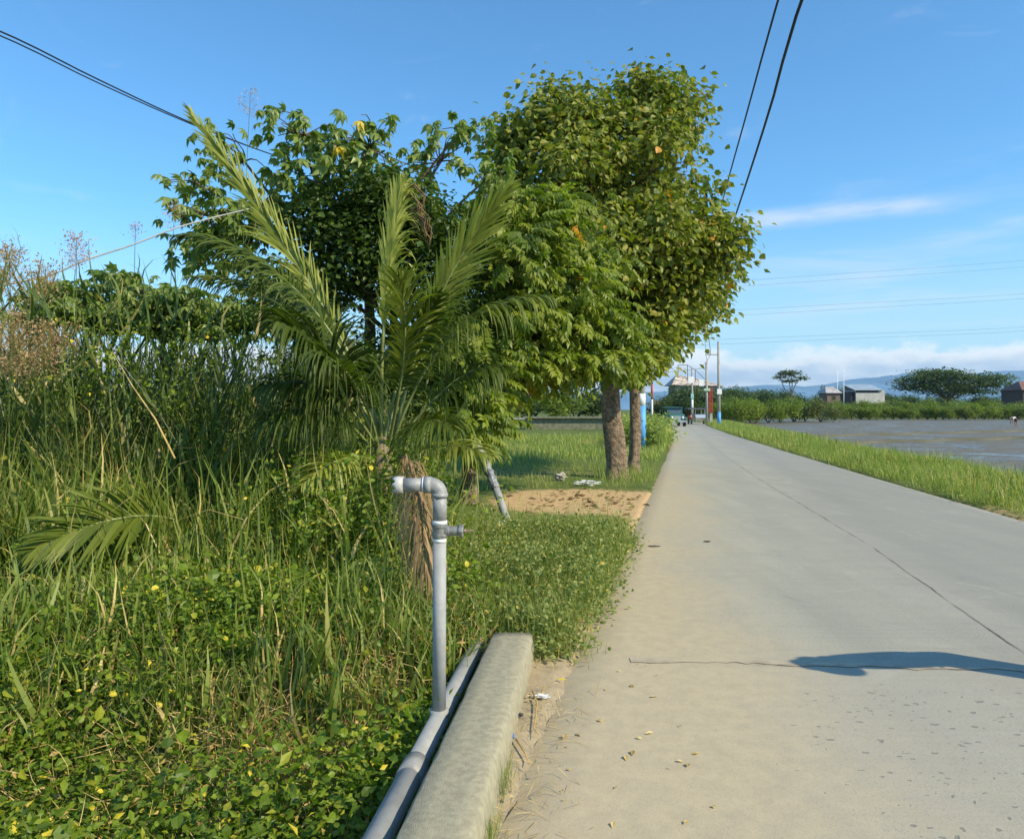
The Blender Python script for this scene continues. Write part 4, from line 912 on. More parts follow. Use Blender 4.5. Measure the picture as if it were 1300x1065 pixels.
# small things on the dusty shoulder
p = G(646, 922, .02); d_ = G(652, 936, .02)
s_ = MB().tube([G(645, 913, .018), G(649, 925, .022), G(652, 936, .018)], [.006, .008, .006], 8).build('plastic_strip', M_bluep, None, True, label='short bright blue plastic strip lying on the dust beside the concrete wall', category='litter')
def stick(pts, r, label, mat=None, nm='twig'):
    P = [G(x, y, z) for x, y, z in pts]
    return MB().tube(P, np.linspace(r, r * .5, len(P)), 6).build(nm, mat or M_straw, None, True, label=label, category='twig')
stick([(676, 877, .02), (682, 892, .025), (680, 910, .02), (678, 925, .018), (684, 932, .018)], .005, 'curved pale twig lying on the dust right of the blue strip')
stick([(655, 938, .02), (666, 955, .02), (672, 968, .018)], .005, 'thin dry twig lying just below the blue strip')
lump('paper_scrap', G(688, 883, .02), (.035, .02, .006), M_bag, 31, label='small crumpled white scrap on the dust beside the curved twig', category='litter', rough=.5)
lump('pebble', G(661, 907, .02), (.013, .011, .009), solid('dark_stone', (.06, .06, .065), .7), 32, label='small dark pebble on the dust right of the wall', category='pebble')
lump('dry_leaf', G(713, 862, .014), (.025, .008, .004), leaf_mat('yellow_leaf', g3((.5, .42, .06), (.5, .42, .06))), 33, label='small yellow leaf on the dusty edge of the road', category='leaf', sub=2)
st_ = MB(); r5 = np.random.default_rng(77)
n = 260; t5 = r5.random(n); bx = curb_l(2.2 + t5 * 2.3) + .30 + np.abs(r5.normal(0, .16, n)); by = 2.2 + t5 * 2.3
Y = rvec(n, r5); Y[:, 2] *= .12; X, Y, Z = frames(Y, np.tile([0, 0, 1.], (n, 1)) + rvec(n, r5) * .3)
st_.inst(BL[0], np.c_[bx, by, np.full(n, .016) + r5.uniform(0, .02, n)], X, Y, Z, np.c_[np.full(n, .0035), r5.uniform(.04, .15, n), r5.uniform(.04, .1, n) * .3], r5.random(n))
n = 60; Y = rvec(n, r5); Y[:, 2] *= .1; X, Y, Z = frames(Y, np.tile([0, 0, 1.], (n, 1)) + rvec(n, r5) * .3)
lx = r5.uniform(.0, .9, n); ly = r5.uniform(2.4, 5.6, n); st_.inst(leafA, np.c_[lx, ly, np.full(n, .02)], X, Y, Z, r5.uniform(.015, .05, n), r5.random(n))
st_.build('scattered_straw', M_straw, kind='stuff', label='loose straw and dead leaves on the dusty shoulder beside the wall', category='straw')
sg = MB(); n = 140; by = r5.uniform(2.3, 4.4, n); q = np.where(r5.random(n) < .5, 2.9, 3.35) + r5.normal(0, .09, n); bx = curb_l(q) + .285 + np.abs(r5.normal(0, .02, n))
blades(sg, np.c_[bx, q, np.full(n, .0)], .11, .003, .7, .2, .9, 78, (0, 4)); 
n = 380; q = r5.normal(5.15, .12, n); bx = .15 + r5.normal(.12, .13, n); blades(sg, np.c_[bx, q, np.full(n, .0)], .12, .004, .8, .2, .98, 79, (0, 4), None, .3)
clusters(sg, np.c_[r5.normal(.28, .08, 26), r5.normal(5.05, .06, 26), r5.uniform(.02, .12, 26)], [leafA, leafR], 12, .04, .035, 0, seed=80)
sg.build('wall_foot_weeds', M_weed, kind='stuff', label='small weeds sprouting at the foot of the concrete wall', category='weeds')
sand_l = MB(); n = 160; lx = r5.normal(1.3, .8, n); ly = r5.normal(13.4, 1.1, n); Y = rvec(n, r5); Y[:, 2] *= .1; X, Y, Z = frames(Y, np.tile([0, 0, 1.], (n, 1)) + rvec(n, r5) * .4)
sand_l.inst(leafR, np.c_[lx, ly, zg(lx, ly) + .02], X, Y, Z, r5.uniform(.05, .14, n), np.where(r5.random(n) < .6, .0, .6)); sand_l.build('fallen_leaves', M_dead, kind='stuff', label='brown fallen leaves scattered on the sandy patch', category='leaves')
M_speck = solid('road_speck', (.10, .08, .06), .9)
for (x, y, wd_, lb_) in ((830, 693, 16, 'dark flattened leaf on the road beside the weeds'), (898, 687, 9, 'small dark scrap on the pale concrete in the middle of the left lane')):
    lump('dry_leaf', G(x, y, .018), (wd_ / F * 9 / 2, .04, .006), M_speck, x, label=lb_, category='leaf', sub=2)

# ------------------------------------------------------------------ poles and wires
def cyl_pole(name, base, h, r0, r1, label, parts, group=None, zbase=None):
    z0 = float(zg(base[0], base[1])) if zbase is None else zbase
    o = thing(name, (base[0], base[1], z0), label, 'pole', group); B0 = Vector((base[0], base[1], z0))
    MB().tube([B0 + Vector((0, 0, -.3)), B0 + Vector((0, 0, h))], [r0, r1], 12).build('shaft', M_pole, o, True)
    for nm, za, zb, mat in parts:
        ra = r0 + (r1 - r0) * za / h + .012; MB().tube([B0 + Vector((0, 0, za)), B0 + Vector((0, 0, zb))], [ra, ra], 12).build(nm, mat, o, True)
    return o, B0
nb = G(815, 571); np_, NB = cyl_pole('utility_pole', (nb.x, nb.y), 8.6, .15, .11, 'concrete pole painted blue at the foot, half hidden behind the twin trunks', [('blue_band', .0, 1.75, M_blue), ('white_poster', 1.75, 2.25, M_white)])
MB().box((-1.0, -.05, 8.2), (1.0, .05, 8.3), org=(NB.x, NB.y, 0)).build('crossarm', M_pole, np_)
fb = G(913, 541.5); fp, FB = cyl_pole('utility_pole', (fb.x, fb.y), 8.05, .16, .11, 'tall grey concrete pole painted blue at the foot, right of the far road', [('blue_band', .0, 1.35, M_blue)])
MB().box((-1.25, -.05, 6.75), (.1, .05, 6.85), org=(FB.x, FB.y, FB.z)).build('crossarm', M_pole, fp)
MB().box((-.22, -.25, 3.05), (.22, -.17, 3.55), org=(FB.x, FB.y, FB.z)).build('notice_board', M_white, fp)
kb = G(897.5, 539.5); kp, KB = cyl_pole('utility_pole', (kb.x, kb.y), 6.6, .15, .11, 'shorter grey pole with a small pale green plate, left of the red lattice post', [])
MB().box((-.3, -.24, 3.6), (.3, -.17, 3.85), org=(KB.x, KB.y, KB.z)).build('plate', solid('pale_green_paint', (.45, .65, .45), .6), kp)
MB().box((-.85, -.24, 4.1), (-.35, -.17, 4.75), org=(KB.x, KB.y, KB.z)).build('notice_board', M_white, kp)
MB().tube([KB + Vector((-.35, -.2, 4.6)), KB + Vector((0, -.1, 4.6))], .02, 6).build('bracket', M_pole, kp)
lb0 = G(879, 536.5); lp2, LB = cyl_pole('utility_pole', (lb0.x, lb0.y), 6.9, .14, .10, 'thin grey pole with white and green stickers, standing right behind the jeep', [('sticker', 1.5, 2.9, M_white)])
MB().box((-.5, -.22, 4.9), (.2, -.14, 5.7), org=(LB.x, LB.y, LB.z)).build('notice_board', M_white, lp2)
MB().box((-.2, -.22, 3.0), (.16, -.14, 3.6), org=(LB.x, LB.y, LB.z)).build('plate', solid('pale_teal_paint', (.30, .55, .52), .6), lp2)
# red lattice post
rb1 = G(902.5, 539.5); rp = thing('lattice_post', (rb1.x, rb1.y, 0), 'red lattice post on a grey concrete stub between the two concrete poles at right', 'post')
MB().box((-.14, -.14, -.2), (.14, .14, 1.25), org=(rb1.x, rb1.y, 0)).build('stub', M_pole, rp)
m = MB(); h0, h1 = 1.25, 3.9
for sx_ in (-.15, .15):
    for sy_ in (-.15, .15): m.tube([(rb1.x + sx_, rb1.y + sy_, h0), (rb1.x + sx_, rb1.y + sy_, h1)], .028, 6)
for k in range(8):
    z = h0 + (h1 - h0) * k / 8; z2 = h0 + (h1 - h0) * (k + 1) / 8; s2 = 1 if k % 2 else -1
    for q in (-.15, .15):
        m.tube([(rb1.x - .15 * s2, rb1.y + q, z), (rb1.x + .15 * s2, rb1.y + q, z2)], .02, 5); m.tube([(rb1.x + q, rb1.y - .15 * s2, z), (rb1.x + q, rb1.y + .15 * s2, z2)], .02, 5)
    m.tube([(rb1.x - .15, rb1.y - .15, z), (rb1.x + .15, rb1.y - .15, z)], .022, 5)
m.build('lattice', M_red, rp)
pr = G(828, 541, 0); o = thing('warning_post', (pr.x, pr.y, 0), 'short post with red top and white foot left of the far road', 'post')
MB().tube([(pr.x, pr.y, 0), (pr.x, pr.y, 2.6)], .09, 8).build('white_foot', M_white, o, True); MB().tube([(pr.x, pr.y, 2.6), (pr.x, pr.y, 4.0)], .11, 8).build('red_top', M_red, o, True)

def wire(name, pts, r, label, mat=M_wire, n=60, group=None, cat='power line'):
    P = np.array([list(p) for p in pts]); d = np.r_[0, np.cumsum(np.linalg.norm(np.diff(P, axis=0), axis=1))]; t = np.linspace(0, d[-1], n)
    # smooth interpolation (cubic through the points)
    def cr(t):
        k = np.clip(np.searchsorted(d, t) - 1, 0, len(P) - 2); u = (t - d[k]) / (d[k + 1] - d[k]); m0 = (P[min(k + 1, len(P) - 1)] - P[max(k - 1, 0)]) / (d[min(k + 1, len(P) - 1)] - d[max(k - 1, 0)] + 1e-9); m1 = (P[min(k + 2, len(P) - 1)] - P[k]) / (d[min(k + 2, len(P) - 1)] - d[k] + 1e-9); L = d[k + 1] - d[k]
        return (2 * u ** 3 - 3 * u ** 2 + 1) * P[k] + (u ** 3 - 2 * u ** 2 + u) * L * m0 + (-2 * u ** 3 + 3 * u ** 2) * P[k + 1] + (u ** 3 - u ** 2) * L * m1
    C = [cr(x) for x in t]
    return MB().tube(C, r, 6).build(name, mat, None, True, label=label, category=cat, **({'group': group} if group else {}))
arm = Vector((FB.x - 1.2, FB.y, FB.z + 6.86))
wire('power_line', [(-2.2, -22, 8.4), U(988, 0, 10), U(950, 137, 14.3), U(915, 265, 21), U(893, 370, 38), arm], .016, 'thinner black overhead wire running down the road, left of the two at upper right')
wire('power_line', [(-1.6, -22, 8.2), U(1018, 0, 10), U(977, 140, 14.3), U(932, 279, 22.5), U(915, 326, 28), U(898, 392, 42), arm + Vector((.45, 0, 0))], .024, 'thicker black overhead cable running down the road, right of the two at upper right')
pt = Vector((NB.x - .9, NB.y, 8.3))
for k, (dy, dz) in enumerate(((0, 0), (5.5, .05))):
    wire('power_line', [U(-330, -90 + dy, 8.4), U(0, 40 + dy, 11), U(120, 99 + dy * .8, 12.9), U(240, 155 + dy * .3, 15.2), U(350, 198, 17.5), U(520, 250, 21.5), pt], .011 if k else .013,
         'upper strand of the paired black wire sloping down from the upper left' if not k else 'lower strand of the paired black wire sloping down from the upper left')
wire('pale_cable', [U(-60, 372, 9), U(55, 352, 9.3), U(110, 330, 9.5), U(165, 312, 9.8), U(232, 287, 10.2), U(330, 262, 11.5)], .012, 'pale grey cable sloping above the reeds at left', M_wirep, cat='cable')
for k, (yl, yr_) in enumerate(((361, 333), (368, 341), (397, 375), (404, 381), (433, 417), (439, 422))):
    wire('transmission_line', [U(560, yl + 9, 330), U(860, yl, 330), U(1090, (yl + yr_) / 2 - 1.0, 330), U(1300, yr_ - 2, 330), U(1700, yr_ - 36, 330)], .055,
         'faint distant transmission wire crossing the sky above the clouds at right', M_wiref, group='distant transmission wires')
# the line of wires past the far pole
for k in range(2): wire('power_line', [arm + Vector((.5 * k, 0, 0)), KB + Vector((-.3 * k, 0, 6.3)), LB + Vector((0, 0, 6.6)), Vector((LB.x - 14, LB.y + 45, 6.5))], .018, 'upper' * (1 - k) + 'lower' * k + ' wire linking the far poles behind the jeep', n=40)

# ------------------------------------------------------------------ far trees and shrubs
def bush_mesh(seed, w, h, n, lsz, mat, per=12, umbrella=False):
    r = np.random.default_rng(seed); mb = MB(); C = []
    nb_ = 7
    lob = [(r.uniform(-.55, .55) * w, r.uniform(-.5, .5) * w, r.uniform(.35, .78) * h, r.uniform(.25, .45)) for _ in range(nb_)]
    for i in range(n):
        l = lob[r.integers(nb_)]; d = rvec(1, r)[0]; q = .6 + .4 * r.random(); p = np.array([l[0] + d[0] * l[3] * w * q, l[1] + d[1] * l[3] * w * q, l[2] + d[2] * l[3] * h * .8 * q])
        if p[2] < .03 * h: p[2] = abs(p[2]) * .5 + .05 * h
        C.append(p)
    C = np.array(C); clusters(mb, C, [leafA, leafR], per, lsz * .95, lsz, .1, seed=seed)
    for l in lob: mb.tube([(0, 0, 0), (l[0] * .4, l[1] * .4, l[2] * .5), (l[0], l[1], l[2])], [.05 * h / 3, .035 * h / 3, .015], 5, m=1)
    V = np.vstack(mb.V); me = mb.build('tmp', [mat, M_twig]); d = me.data; bpy.data.objects.remove(me); return d
B_bright = [bush_mesh(200 + i, 3.4, 4.2, 230, .30, M_far) for i in range(4)]
B_dark = [bush_mesh(300 + i, 4.2, 5.5, 240, .34, M_fard) for i in range(2)]
M_olive = leaf_mat('olive_leaf', g3((.06, .075, .03), (.10, .12, .05), (.15, .165, .07)), .25, .55)
B_olive = [bush_mesh(400, 3.4, 4.4, 230, .28, M_olive)]
rs = random.Random(8)
def shrub(d, px, D, hpx, label, group, name='shrub', cat='shrub', wf=1.0, zoff=0.0):
    p = U(px, 520, D); h = hpx * D / F; o = bpy.data.objects.new(name, d); COL.objects.link(o)
    k = h / (5.5 if d in B_dark else 4.3); o.location = (p.x, D, float(zg(p.x, D)) + zoff); o.scale = (k * wf, k * wf, k); o.rotation_euler.z = rs.uniform(0, 6.28)
    o['label'] = label; o['category'] = cat
    if group: o['group'] = group
    return o
L1 = 'leafy green shrub in the hedge-like row beyond the flooded paddies'; G1 = 'shrubs beyond the paddies'
# nearer clump behind the far pole
for px, D, h in ((925, 100, 35), (942, 104, 33), (960, 108, 28), (936, 116, 32), (975, 112, 31), (990, 118, 32), (952, 120, 32)): shrub(rs.choice(B_bright), px, D, h, 'bright green bush in the clump just right of the tall blue-footed pole', 'bushes by the far pole', wf=1.15)
for px, D, h in ((1008, 124, 31), (1022, 128, 29)): shrub(rs.choice(B_bright), px, D, h, 'bright green bush just left of the grey-green bush at the paddy edge', 'bushes left of the grey-green bush', wf=1.1)
shrub(B_olive[0], 1041, 122, 29, 'grey-green dark bush at the paddy edge in front of the small house', None, wf=1.25)
px = 1060
while px < 1420:
    D = rs.uniform(146, 158); shrub(rs.choice(B_bright), px, D, rs.uniform(15, 21), L1, G1, wf=rs.uniform(1.0, 1.3)); px += rs.uniform(8, 13)
px = 1060
while px < 1420:
    D = rs.uniform(164, 176); shrub(rs.choice(B_bright), px, D, rs.uniform(17, 23), L1, G1, wf=rs.uniform(1.1, 1.4)); px += rs.uniform(11, 17)
L2 = 'dark tree in the distant tree line left of the rain tree'; G2 = 'distant tree line'
px = 905
while px < 1150:
    D = rs.uniform(230, 290); shrub(rs.choice(B_dark), px, D, rs.uniform(29, 35) if px < 1000 else rs.uniform(25, 29), L2, G2, 'far_tree', 'tree', 1.3); px += rs.uniform(9, 14)
for px, D, h in ((935, 200, 37), (918, 190, 40), (905, 180, 40)): shrub(rs.choice(B_dark), px, D, h, 'dark round tree rising behind the bushes at the far pole', 'dark trees behind the far pole', 'far_tree', 'tree', 1.1)
for px, D, h in ((1060, 235, 38), (1072, 235, 36)): shrub(B_dark[0], px, D, h, 'dark round tree rising just left of the grey-roofed house', 'dark trees by the house', 'far_tree', 'tree', 1.1)
for k in range(8): shrub(rs.choice(B_dark), 1130 + k * 26, rs.uniform(235, 260), rs.uniform(24, 28), 'dark shrub under the wide rain tree', 'dark shrubs under the rain tree', 'far_tree', 'tree', 1.4)
# trees behind the jeep, over the field and behind the palm
for px, D, h in ((866, 150, 43), (873, 158, 45), (880, 158, 46), (892, 160, 46), (898, 160, 45), (852, 150, 33), (902, 150, 36), (840, 150, 34), (912, 156, 36), (860, 145, 30), (884, 146, 32)): shrub(rs.choice(B_dark), px, D, h, 'dark green tree behind the jeep at the bend of the road', 'trees at the bend', 'far_tree', 'tree', 1.2)
px = -60
while px < 770:
    shrub(rs.choice(B_dark + B_bright[:1]), px, rs.uniform(85, 120), rs.uniform(34, 52), 'dark tree at the back of the field, seen through gaps behind the palm', 'trees behind the field', 'far_tree', 'tree', 1.4); px += rs.uniform(18, 28)

def canopy_tree(name, label, spec, trunk_px, D, base_z, leaf, n, per, mat, flat=.25, rtr=.4):
    c = U(trunk_px, 520, D); c.z = base_z; o = thing(name, c, label, 'tree'); C, ci = crown_points([(a, b, rx, ry_, D, rd) for a, b, rx, ry_, rd in spec], n, .3, 5, .5)
    mb = MB(); clusters(mb, C, [leafA, leafR], per, leaf * 1.5, leaf, 0, seed=3, flat=flat); tb = MB(); mid = c + Vector((0, 0, (U(0, spec[0][1], D).z - base_z) * .35))
    tb.tube([c, mid], [rtr, rtr * .8], 8)
    for s in spec: limb(tb, mid, U(s[0], s[1], D), rtr * .5, .08, 7, 5, .05)
    tb.build('trunk', M_twig, o, True); mb.build('crown', mat, o); return o
canopy_tree('umbrella_tree', 'lone tree with a small flat umbrella crown standing above the distant tree line', [(1003, 474, 15, 3.2, 3), (990, 479, 8, 2.2, 2), (1016, 480, 7, 2.2, 2), (1002, 484, 11, 1.8, 2)], 1005, 215, 0, .5, 190, 9, M_fard)
canopy_tree('rain_tree', 'very wide dark spreading rain tree right of the grey-roofed house', [(1190, 474, 40, 6, 8), (1172, 482, 34, 6, 7), (1225, 480, 46, 6, 8), (1200, 489, 52, 6, 9), (1160, 492, 26, 5, 6), (1250, 488, 38, 5, 7), (1270, 480, 24, 3.2, 6), (1215, 497, 60, 5, 8), (1146, 486, 12, 2.5, 4)], 1205, 215, 0, .62, 1500, 9, M_fard, .35, .6)

# ------------------------------------------------------------------ houses
def house(name, px, D, wpx, top, wall_bot, roof_h, label, wallm, roofm, rz=0.0, dep=6, z0=None, gable=False, windows=1):
    c = U(px, 520, D); s = D / F; w_ = wpx * s / 2; z0 = 0.0; zt = U(px, top, D).z; ze = zt - roof_h
    o = thing(name, (c.x, D, z0), label, 'house')
    o.rotation_euler.z = 0
    MB().box((-w_, -dep / 2, z0), (w_, dep / 2, ze), org=(c.x, D, 0)).build('wall', wallm, o)
    rf = MB(); e = .5
    if gable:
        V = [(-w_ - e, -dep / 2 - e, ze), (w_ + e, -dep / 2 - e, ze), (w_ + e, dep / 2 + e, ze), (-w_ - e, dep / 2 + e, ze), (-w_ * .6, 0, zt), (w_ * .6, 0, zt)]
        T = [(0, 1, 5), (0, 5, 4), (1, 2, 5), (2, 3, 4), (2, 4, 5), (3, 0, 4), (0, 2, 1), (0, 3, 2)]
    else:
        V = [(-w_ - e, -dep / 2 - e, ze), (w_ * .85, -dep / 2 - e, ze), (w_ * .95, dep / 2 + e, zt), (-w_ - e * .4, dep / 2 + e, zt), (-w_ - e, -dep / 2 - e, ze + .15), (w_ * .85, -dep / 2 - e, ze + .15), (w_ * .95, dep / 2 + e, zt + .15), (-w_ - e * .4, dep / 2 + e, zt + .15)]
        T = [(0, 2, 1), (0, 3, 2), (4, 5, 6), (4, 6, 7), (0, 1, 5), (0, 5, 4), (1, 2, 6), (1, 6, 5), (2, 3, 7), (2, 7, 6), (3, 0, 4), (3, 4, 7)]
        MB().box((-w_ * .98, dep / 2 - .3, ze), (w_ * .9, dep / 2, zt - .05), org=(c.x, D, 0)).build('back_wall', wallm, o)
    rf.add(np.array(V) + np.array([c.x, D, 0]), T); rf.build('roof', roofm, o)
    for k in range(windows):
        x = -w_ + 2 * w_ * (k + .5) / windows; MB().box((x - .5, -dep / 2 - .03, ze - 1.7), (x + .5, -dep / 2 - .005, ze - .8), org=(c.x, D, 0)).build('window', M_dark, o)
    return o, c, w_, ze
h1, c, w1, ze = house('house', 1097, 196, 36, 488, 0, 1.6, 'pale plastered house with a grey metal roof standing above the shrubs', M_wall, M_metalroof, dep=7, windows=0)
MB().box((-w1 * 1.0, -3.54, ze - .55), (w1 * .55, -3.51, ze - .05), org=(c.x, 196, 0)).build('vent_strip', M_dark, h1)
MB().box((-w1 - 1.1, -3, 0), (-w1 - .01, 3, ze - .3), org=(c.x, 196, 0)).build('porch', M_dark, h1)
house('house', 1053, 190, 16, 491, 0, 1.6, 'small low house with a pale worn roof left of the grey-roofed house', solid('brown_wall', (.22, .15, .12), .9), solid('pale_roof', (.50, .47, .46), .7, scale=1.5, var=.3), dep=5, gable=True)
house('house', 1307, 185, 44, 484, 0, 2.2, 'house with a rusty red and grey roof at the right edge behind the shrubs', solid('dark_wall', (.10, .07, .06), .9), M_rust, dep=8, gable=True, windows=2)
for px, tp in ((1063, 470), (1071, 469)):
    c = U(px, 520, 188); MB().tube([(c.x, 188, 0), (c.x + .2, 188, U(px, tp, 188).z)], [.12, .07], 8).build('white_pole', M_white, None, True, label='thin white pole standing by the small low house, ' + ('left' if px == 1063 else 'right') + ' of the pair', category='pole', group='white poles by the small house')
# speckled roofline with an open frame, behind the trees at the bend
D = 175; c = U(886, 520, D); s = D / F
bb = thing('long_building', (c.x, D, 0), 'long building with a speckled roof and open frame on top, above trees at the bend', 'building')
xa, xb = U(858, 520, D).x, U(916, 520, D).x; za, zb = U(0, 489, D).z, U(0, 475, D).z
MB().box((xa, D, 0), (xb, D + 8, za)).build('wall', solid('grey_wall', (.28, .29, .27), .9, scale=.5, var=.4), bb)
V = [(xa - 1, D - .6, za), (xb + .5, D - .6, za - .2), (xb - 2.5, D + 4, zb - 1.3), (xa + 1, D + 4, zb), (xa - 1, D + 8.6, za), (xb + .5, D + 8.6, za)]
MB().add(V, [(0, 1, 2), (0, 2, 3), (3, 2, 5), (3, 5, 4), (0, 3, 4), (1, 5, 2), (0, 4, 5), (0, 5, 1)]).build('roof', solid('speckled_roof', (.62, .55, .48), .8, scale=1.4, col2=(.22, .16, .12)), bb)
m = MB(); fx0, fx1, fz1 = U(861, 0, D).x, U(873, 0, D).x, U(0, 462.5, D).z
for X_ in (fx0, fx1, fx1 + 1.8): m.tube([(X_, D + 3, zb - 2), (X_, D + 3, fz1 - (0 if X_ <= fx1 else 1.1))], .07, 6)
m.tube([(fx0, D + 3, fz1), (fx1, D + 3, fz1)], .07, 6); m.tube([(fx1, D + 3, fz1), (fx1 + 1.8, D + 3, fz1 - 1.1), (xb - 3, D + 3, zb - 1)], .06, 6); m.build('roof_frame', M_dark, bb)
c = U(850, 520, 150)
wl = MB().box((-3.2, 0, 0), (3.4, .3, 3.4), org=(c.x, 150, 0)).box((-1.6, -.04, 1.0), (-.2, -.01, 2.6), org=(c.x, 150, 0), m=1).build('grey_shed', [M_concd, M_dark], None, label='low grey block wall with a dark opening at the left of the bend', category='wall')
c = U(724, 520, 62); sh = thing('low_shed', (c.x, 62, 0), 'low grey farm shed at the back of the field left of the twin trunks', 'shed')
MB().box((-3.6, 0, 0), (3.6, 3, .9), org=(c.x, 62, 0)).build('wall', M_concd, sh); MB().box((-3.8, -.3, .9), (3.8, 3.3, 1.02), org=(c.x, 62, 0)).build('roof', M_concd, sh)

# ------------------------------------------------------------------ jeep and tricycle
def prism(mb, prof, x0, x1, a=.5, m=0):
    """side profile in (y, z), extruded across x"""
    n = len(prof); V = [(x0, y, z) for y, z in prof] + [(x1, y, z) for y, z in prof]; T = []
    for i in range(1, n - 1): T += [(0, i + 1, i), (n, n + i, n + i + 1)]
    for i in range(n): j = (i + 1) % n; T += [(i, j, n + j), (i, n + j, n + i)]
    mb.add(V, T, a, m)
def wheel(parent, x, y, r=.36, wd=.2, nm='wheel'):
    L = Vector(parent.location); t = MB().tube([(L.x + x - wd / 2, L.y + y, r), (L.x + x + wd / 2, L.y + y, r)], r, 20).build(nm, M_tyre, parent, True)
    q = MB().tube([(L.x + x - wd / 2 - .01, L.y + y, r), (L.x + x + wd / 2 + .01, L.y + y, r)], r * .5, 14).build('rim', M_chrome, None, True); q.data.transform(Matrix.Translation(-L)); q.parent = t
jb = G(860, 541.5); J = thing('jeep', (jb.x, jb.y, 0), 'dark green jeep with a pale grille driving towards the camera at the bend', 'jeep')
def jl(mb): # place a locally built mesh
    mb.V = [v + np.array([jb.x, jb.y, 0]) for v in mb.V]; return mb
m = MB(); prism(m, [(0, .45), (0, 1.05), (.12, 1.12), (1.1, 1.2), (1.2, 1.2), (3.6, 1.2), (3.6, .45)], -.72, .72); jl(m).build('body', M_green_body, J)
m = MB(); prism(m, [(1.05, 1.75), (1.0, 1.85), (3.65, 1.88), (3.65, 1.78)], -.76, .76); jl(m).build('roof', M_green_body, J)
m = MB()
for x in (-.7, .7):
    for y0, y1 in ((1.15, 1.28), (2.3, 2.3), (3.5, 3.5)): jl(MB().tube([(x, y0, 1.2), (x, y1, 1.8)], .035, 6)).build('roof_post', M_green_body, J)
m = MB(); m.add([(-.66, 1.16, 1.24), (.66, 1.16, 1.24), (.66, 1.27, 1.74), (-.66, 1.27, 1.74)], [(0, 1, 2), (0, 2, 3)]); m.add([(-.66, 1.175, 1.24), (.66, 1.175, 1.24), (.66, 1.285, 1.74), (-.66, 1.285, 1.74)], [(0, 2, 1), (0, 3, 2)]); jl(m).build('windscreen', M_glass, J)
m = MB(); m.box((-.32, -.03, .6), (.32, -.005, 1.0))
for k in range(7): m.box((-.29 + k * .09, -.05, .63), (-.25 + k * .09, -.03, .97))
jl(m).build('grille', M_chrome, J)
for sx_ in (-.5, .5): m = MB().tube([(sx_, -.07, .85), (sx_, .02, .85)], .12, 16); jl(m).build('headlight', M_lamp, J, True)
m = MB().box((-.82, -.2, .42), (.82, -.1, .58)); jl(m).build('bumper', M_chrome, J)
for sx_ in (-1, 1):
    m = MB(); prism(m, [(-.1, .7), (.0, .86), (.7, .9), (1.2, .6), (1.1, .58), (.65, .8), (.1, .78)], .70 * sx_, .92 * sx_); jl(m).build('mudguard', M_green_body, J)
    wheel(J, .76 * sx_, .45, .37); wheel(J, .76 * sx_, 3.0, .37)
tb_ = G(884, 538.5); K = thing('tricycle', (tb_.x, tb_.y, 0), 'motor tricycle with a dark canopy and a silver sidecar, just right of the jeep', 'tricycle')
def kl(mb): mb.V = [v + np.array([tb_.x, tb_.y, 0]) for v in mb.V]; return mb
m = MB(); prism(m, [(0, .35), (-.15, .7), (0, 1.05), (.3, 1.1), (1.8, 1.1), (1.8, .35)], -.1, 1.0); kl(m).build('sidecar', M_chrome, K)
m = MB(); prism(m, [(-.25, 1.62), (-.1, 1.78), (1.9, 1.8), (1.9, 1.68)], -.95, 1.08); kl(m).build('canopy', solid('dark_canopy', (.05, .055, .07), .6), K)
m = MB()
for x in (-.05, .97):
    for y in (.1, 1.75): kl(MB().tube([(x, y, 1.05), (x, y, 1.7)], .03, 6)).build('canopy_post', M_chrome, K)
m = MB(); m.tube([(-.55, .0, .32), (-.55, .15, .95), (-.55, .25, 1.05)], [.05, .05, .04], 8); m.tube([(-.85, .25, 1.08), (-.25, .25, 1.08)], .025, 6); prism(m, [(.3, .75), (.35, .95), (.8, .98), (1.6, .85), (1.6, .7), (.9, .55)], -.68, -.42); kl(m).build('motorcycle_body', M_red, K)
m = MB().tube([(-.55, .1, .88), (-.55, .17, .88)], .09, 12); kl(m).build('headlight', M_lamp, K, True)
wheel(K, -.55, -.05, .3, .1); wheel(K, -.55, 1.35, .3, .1); wheel(K, 1.02, .9, .27, .1)

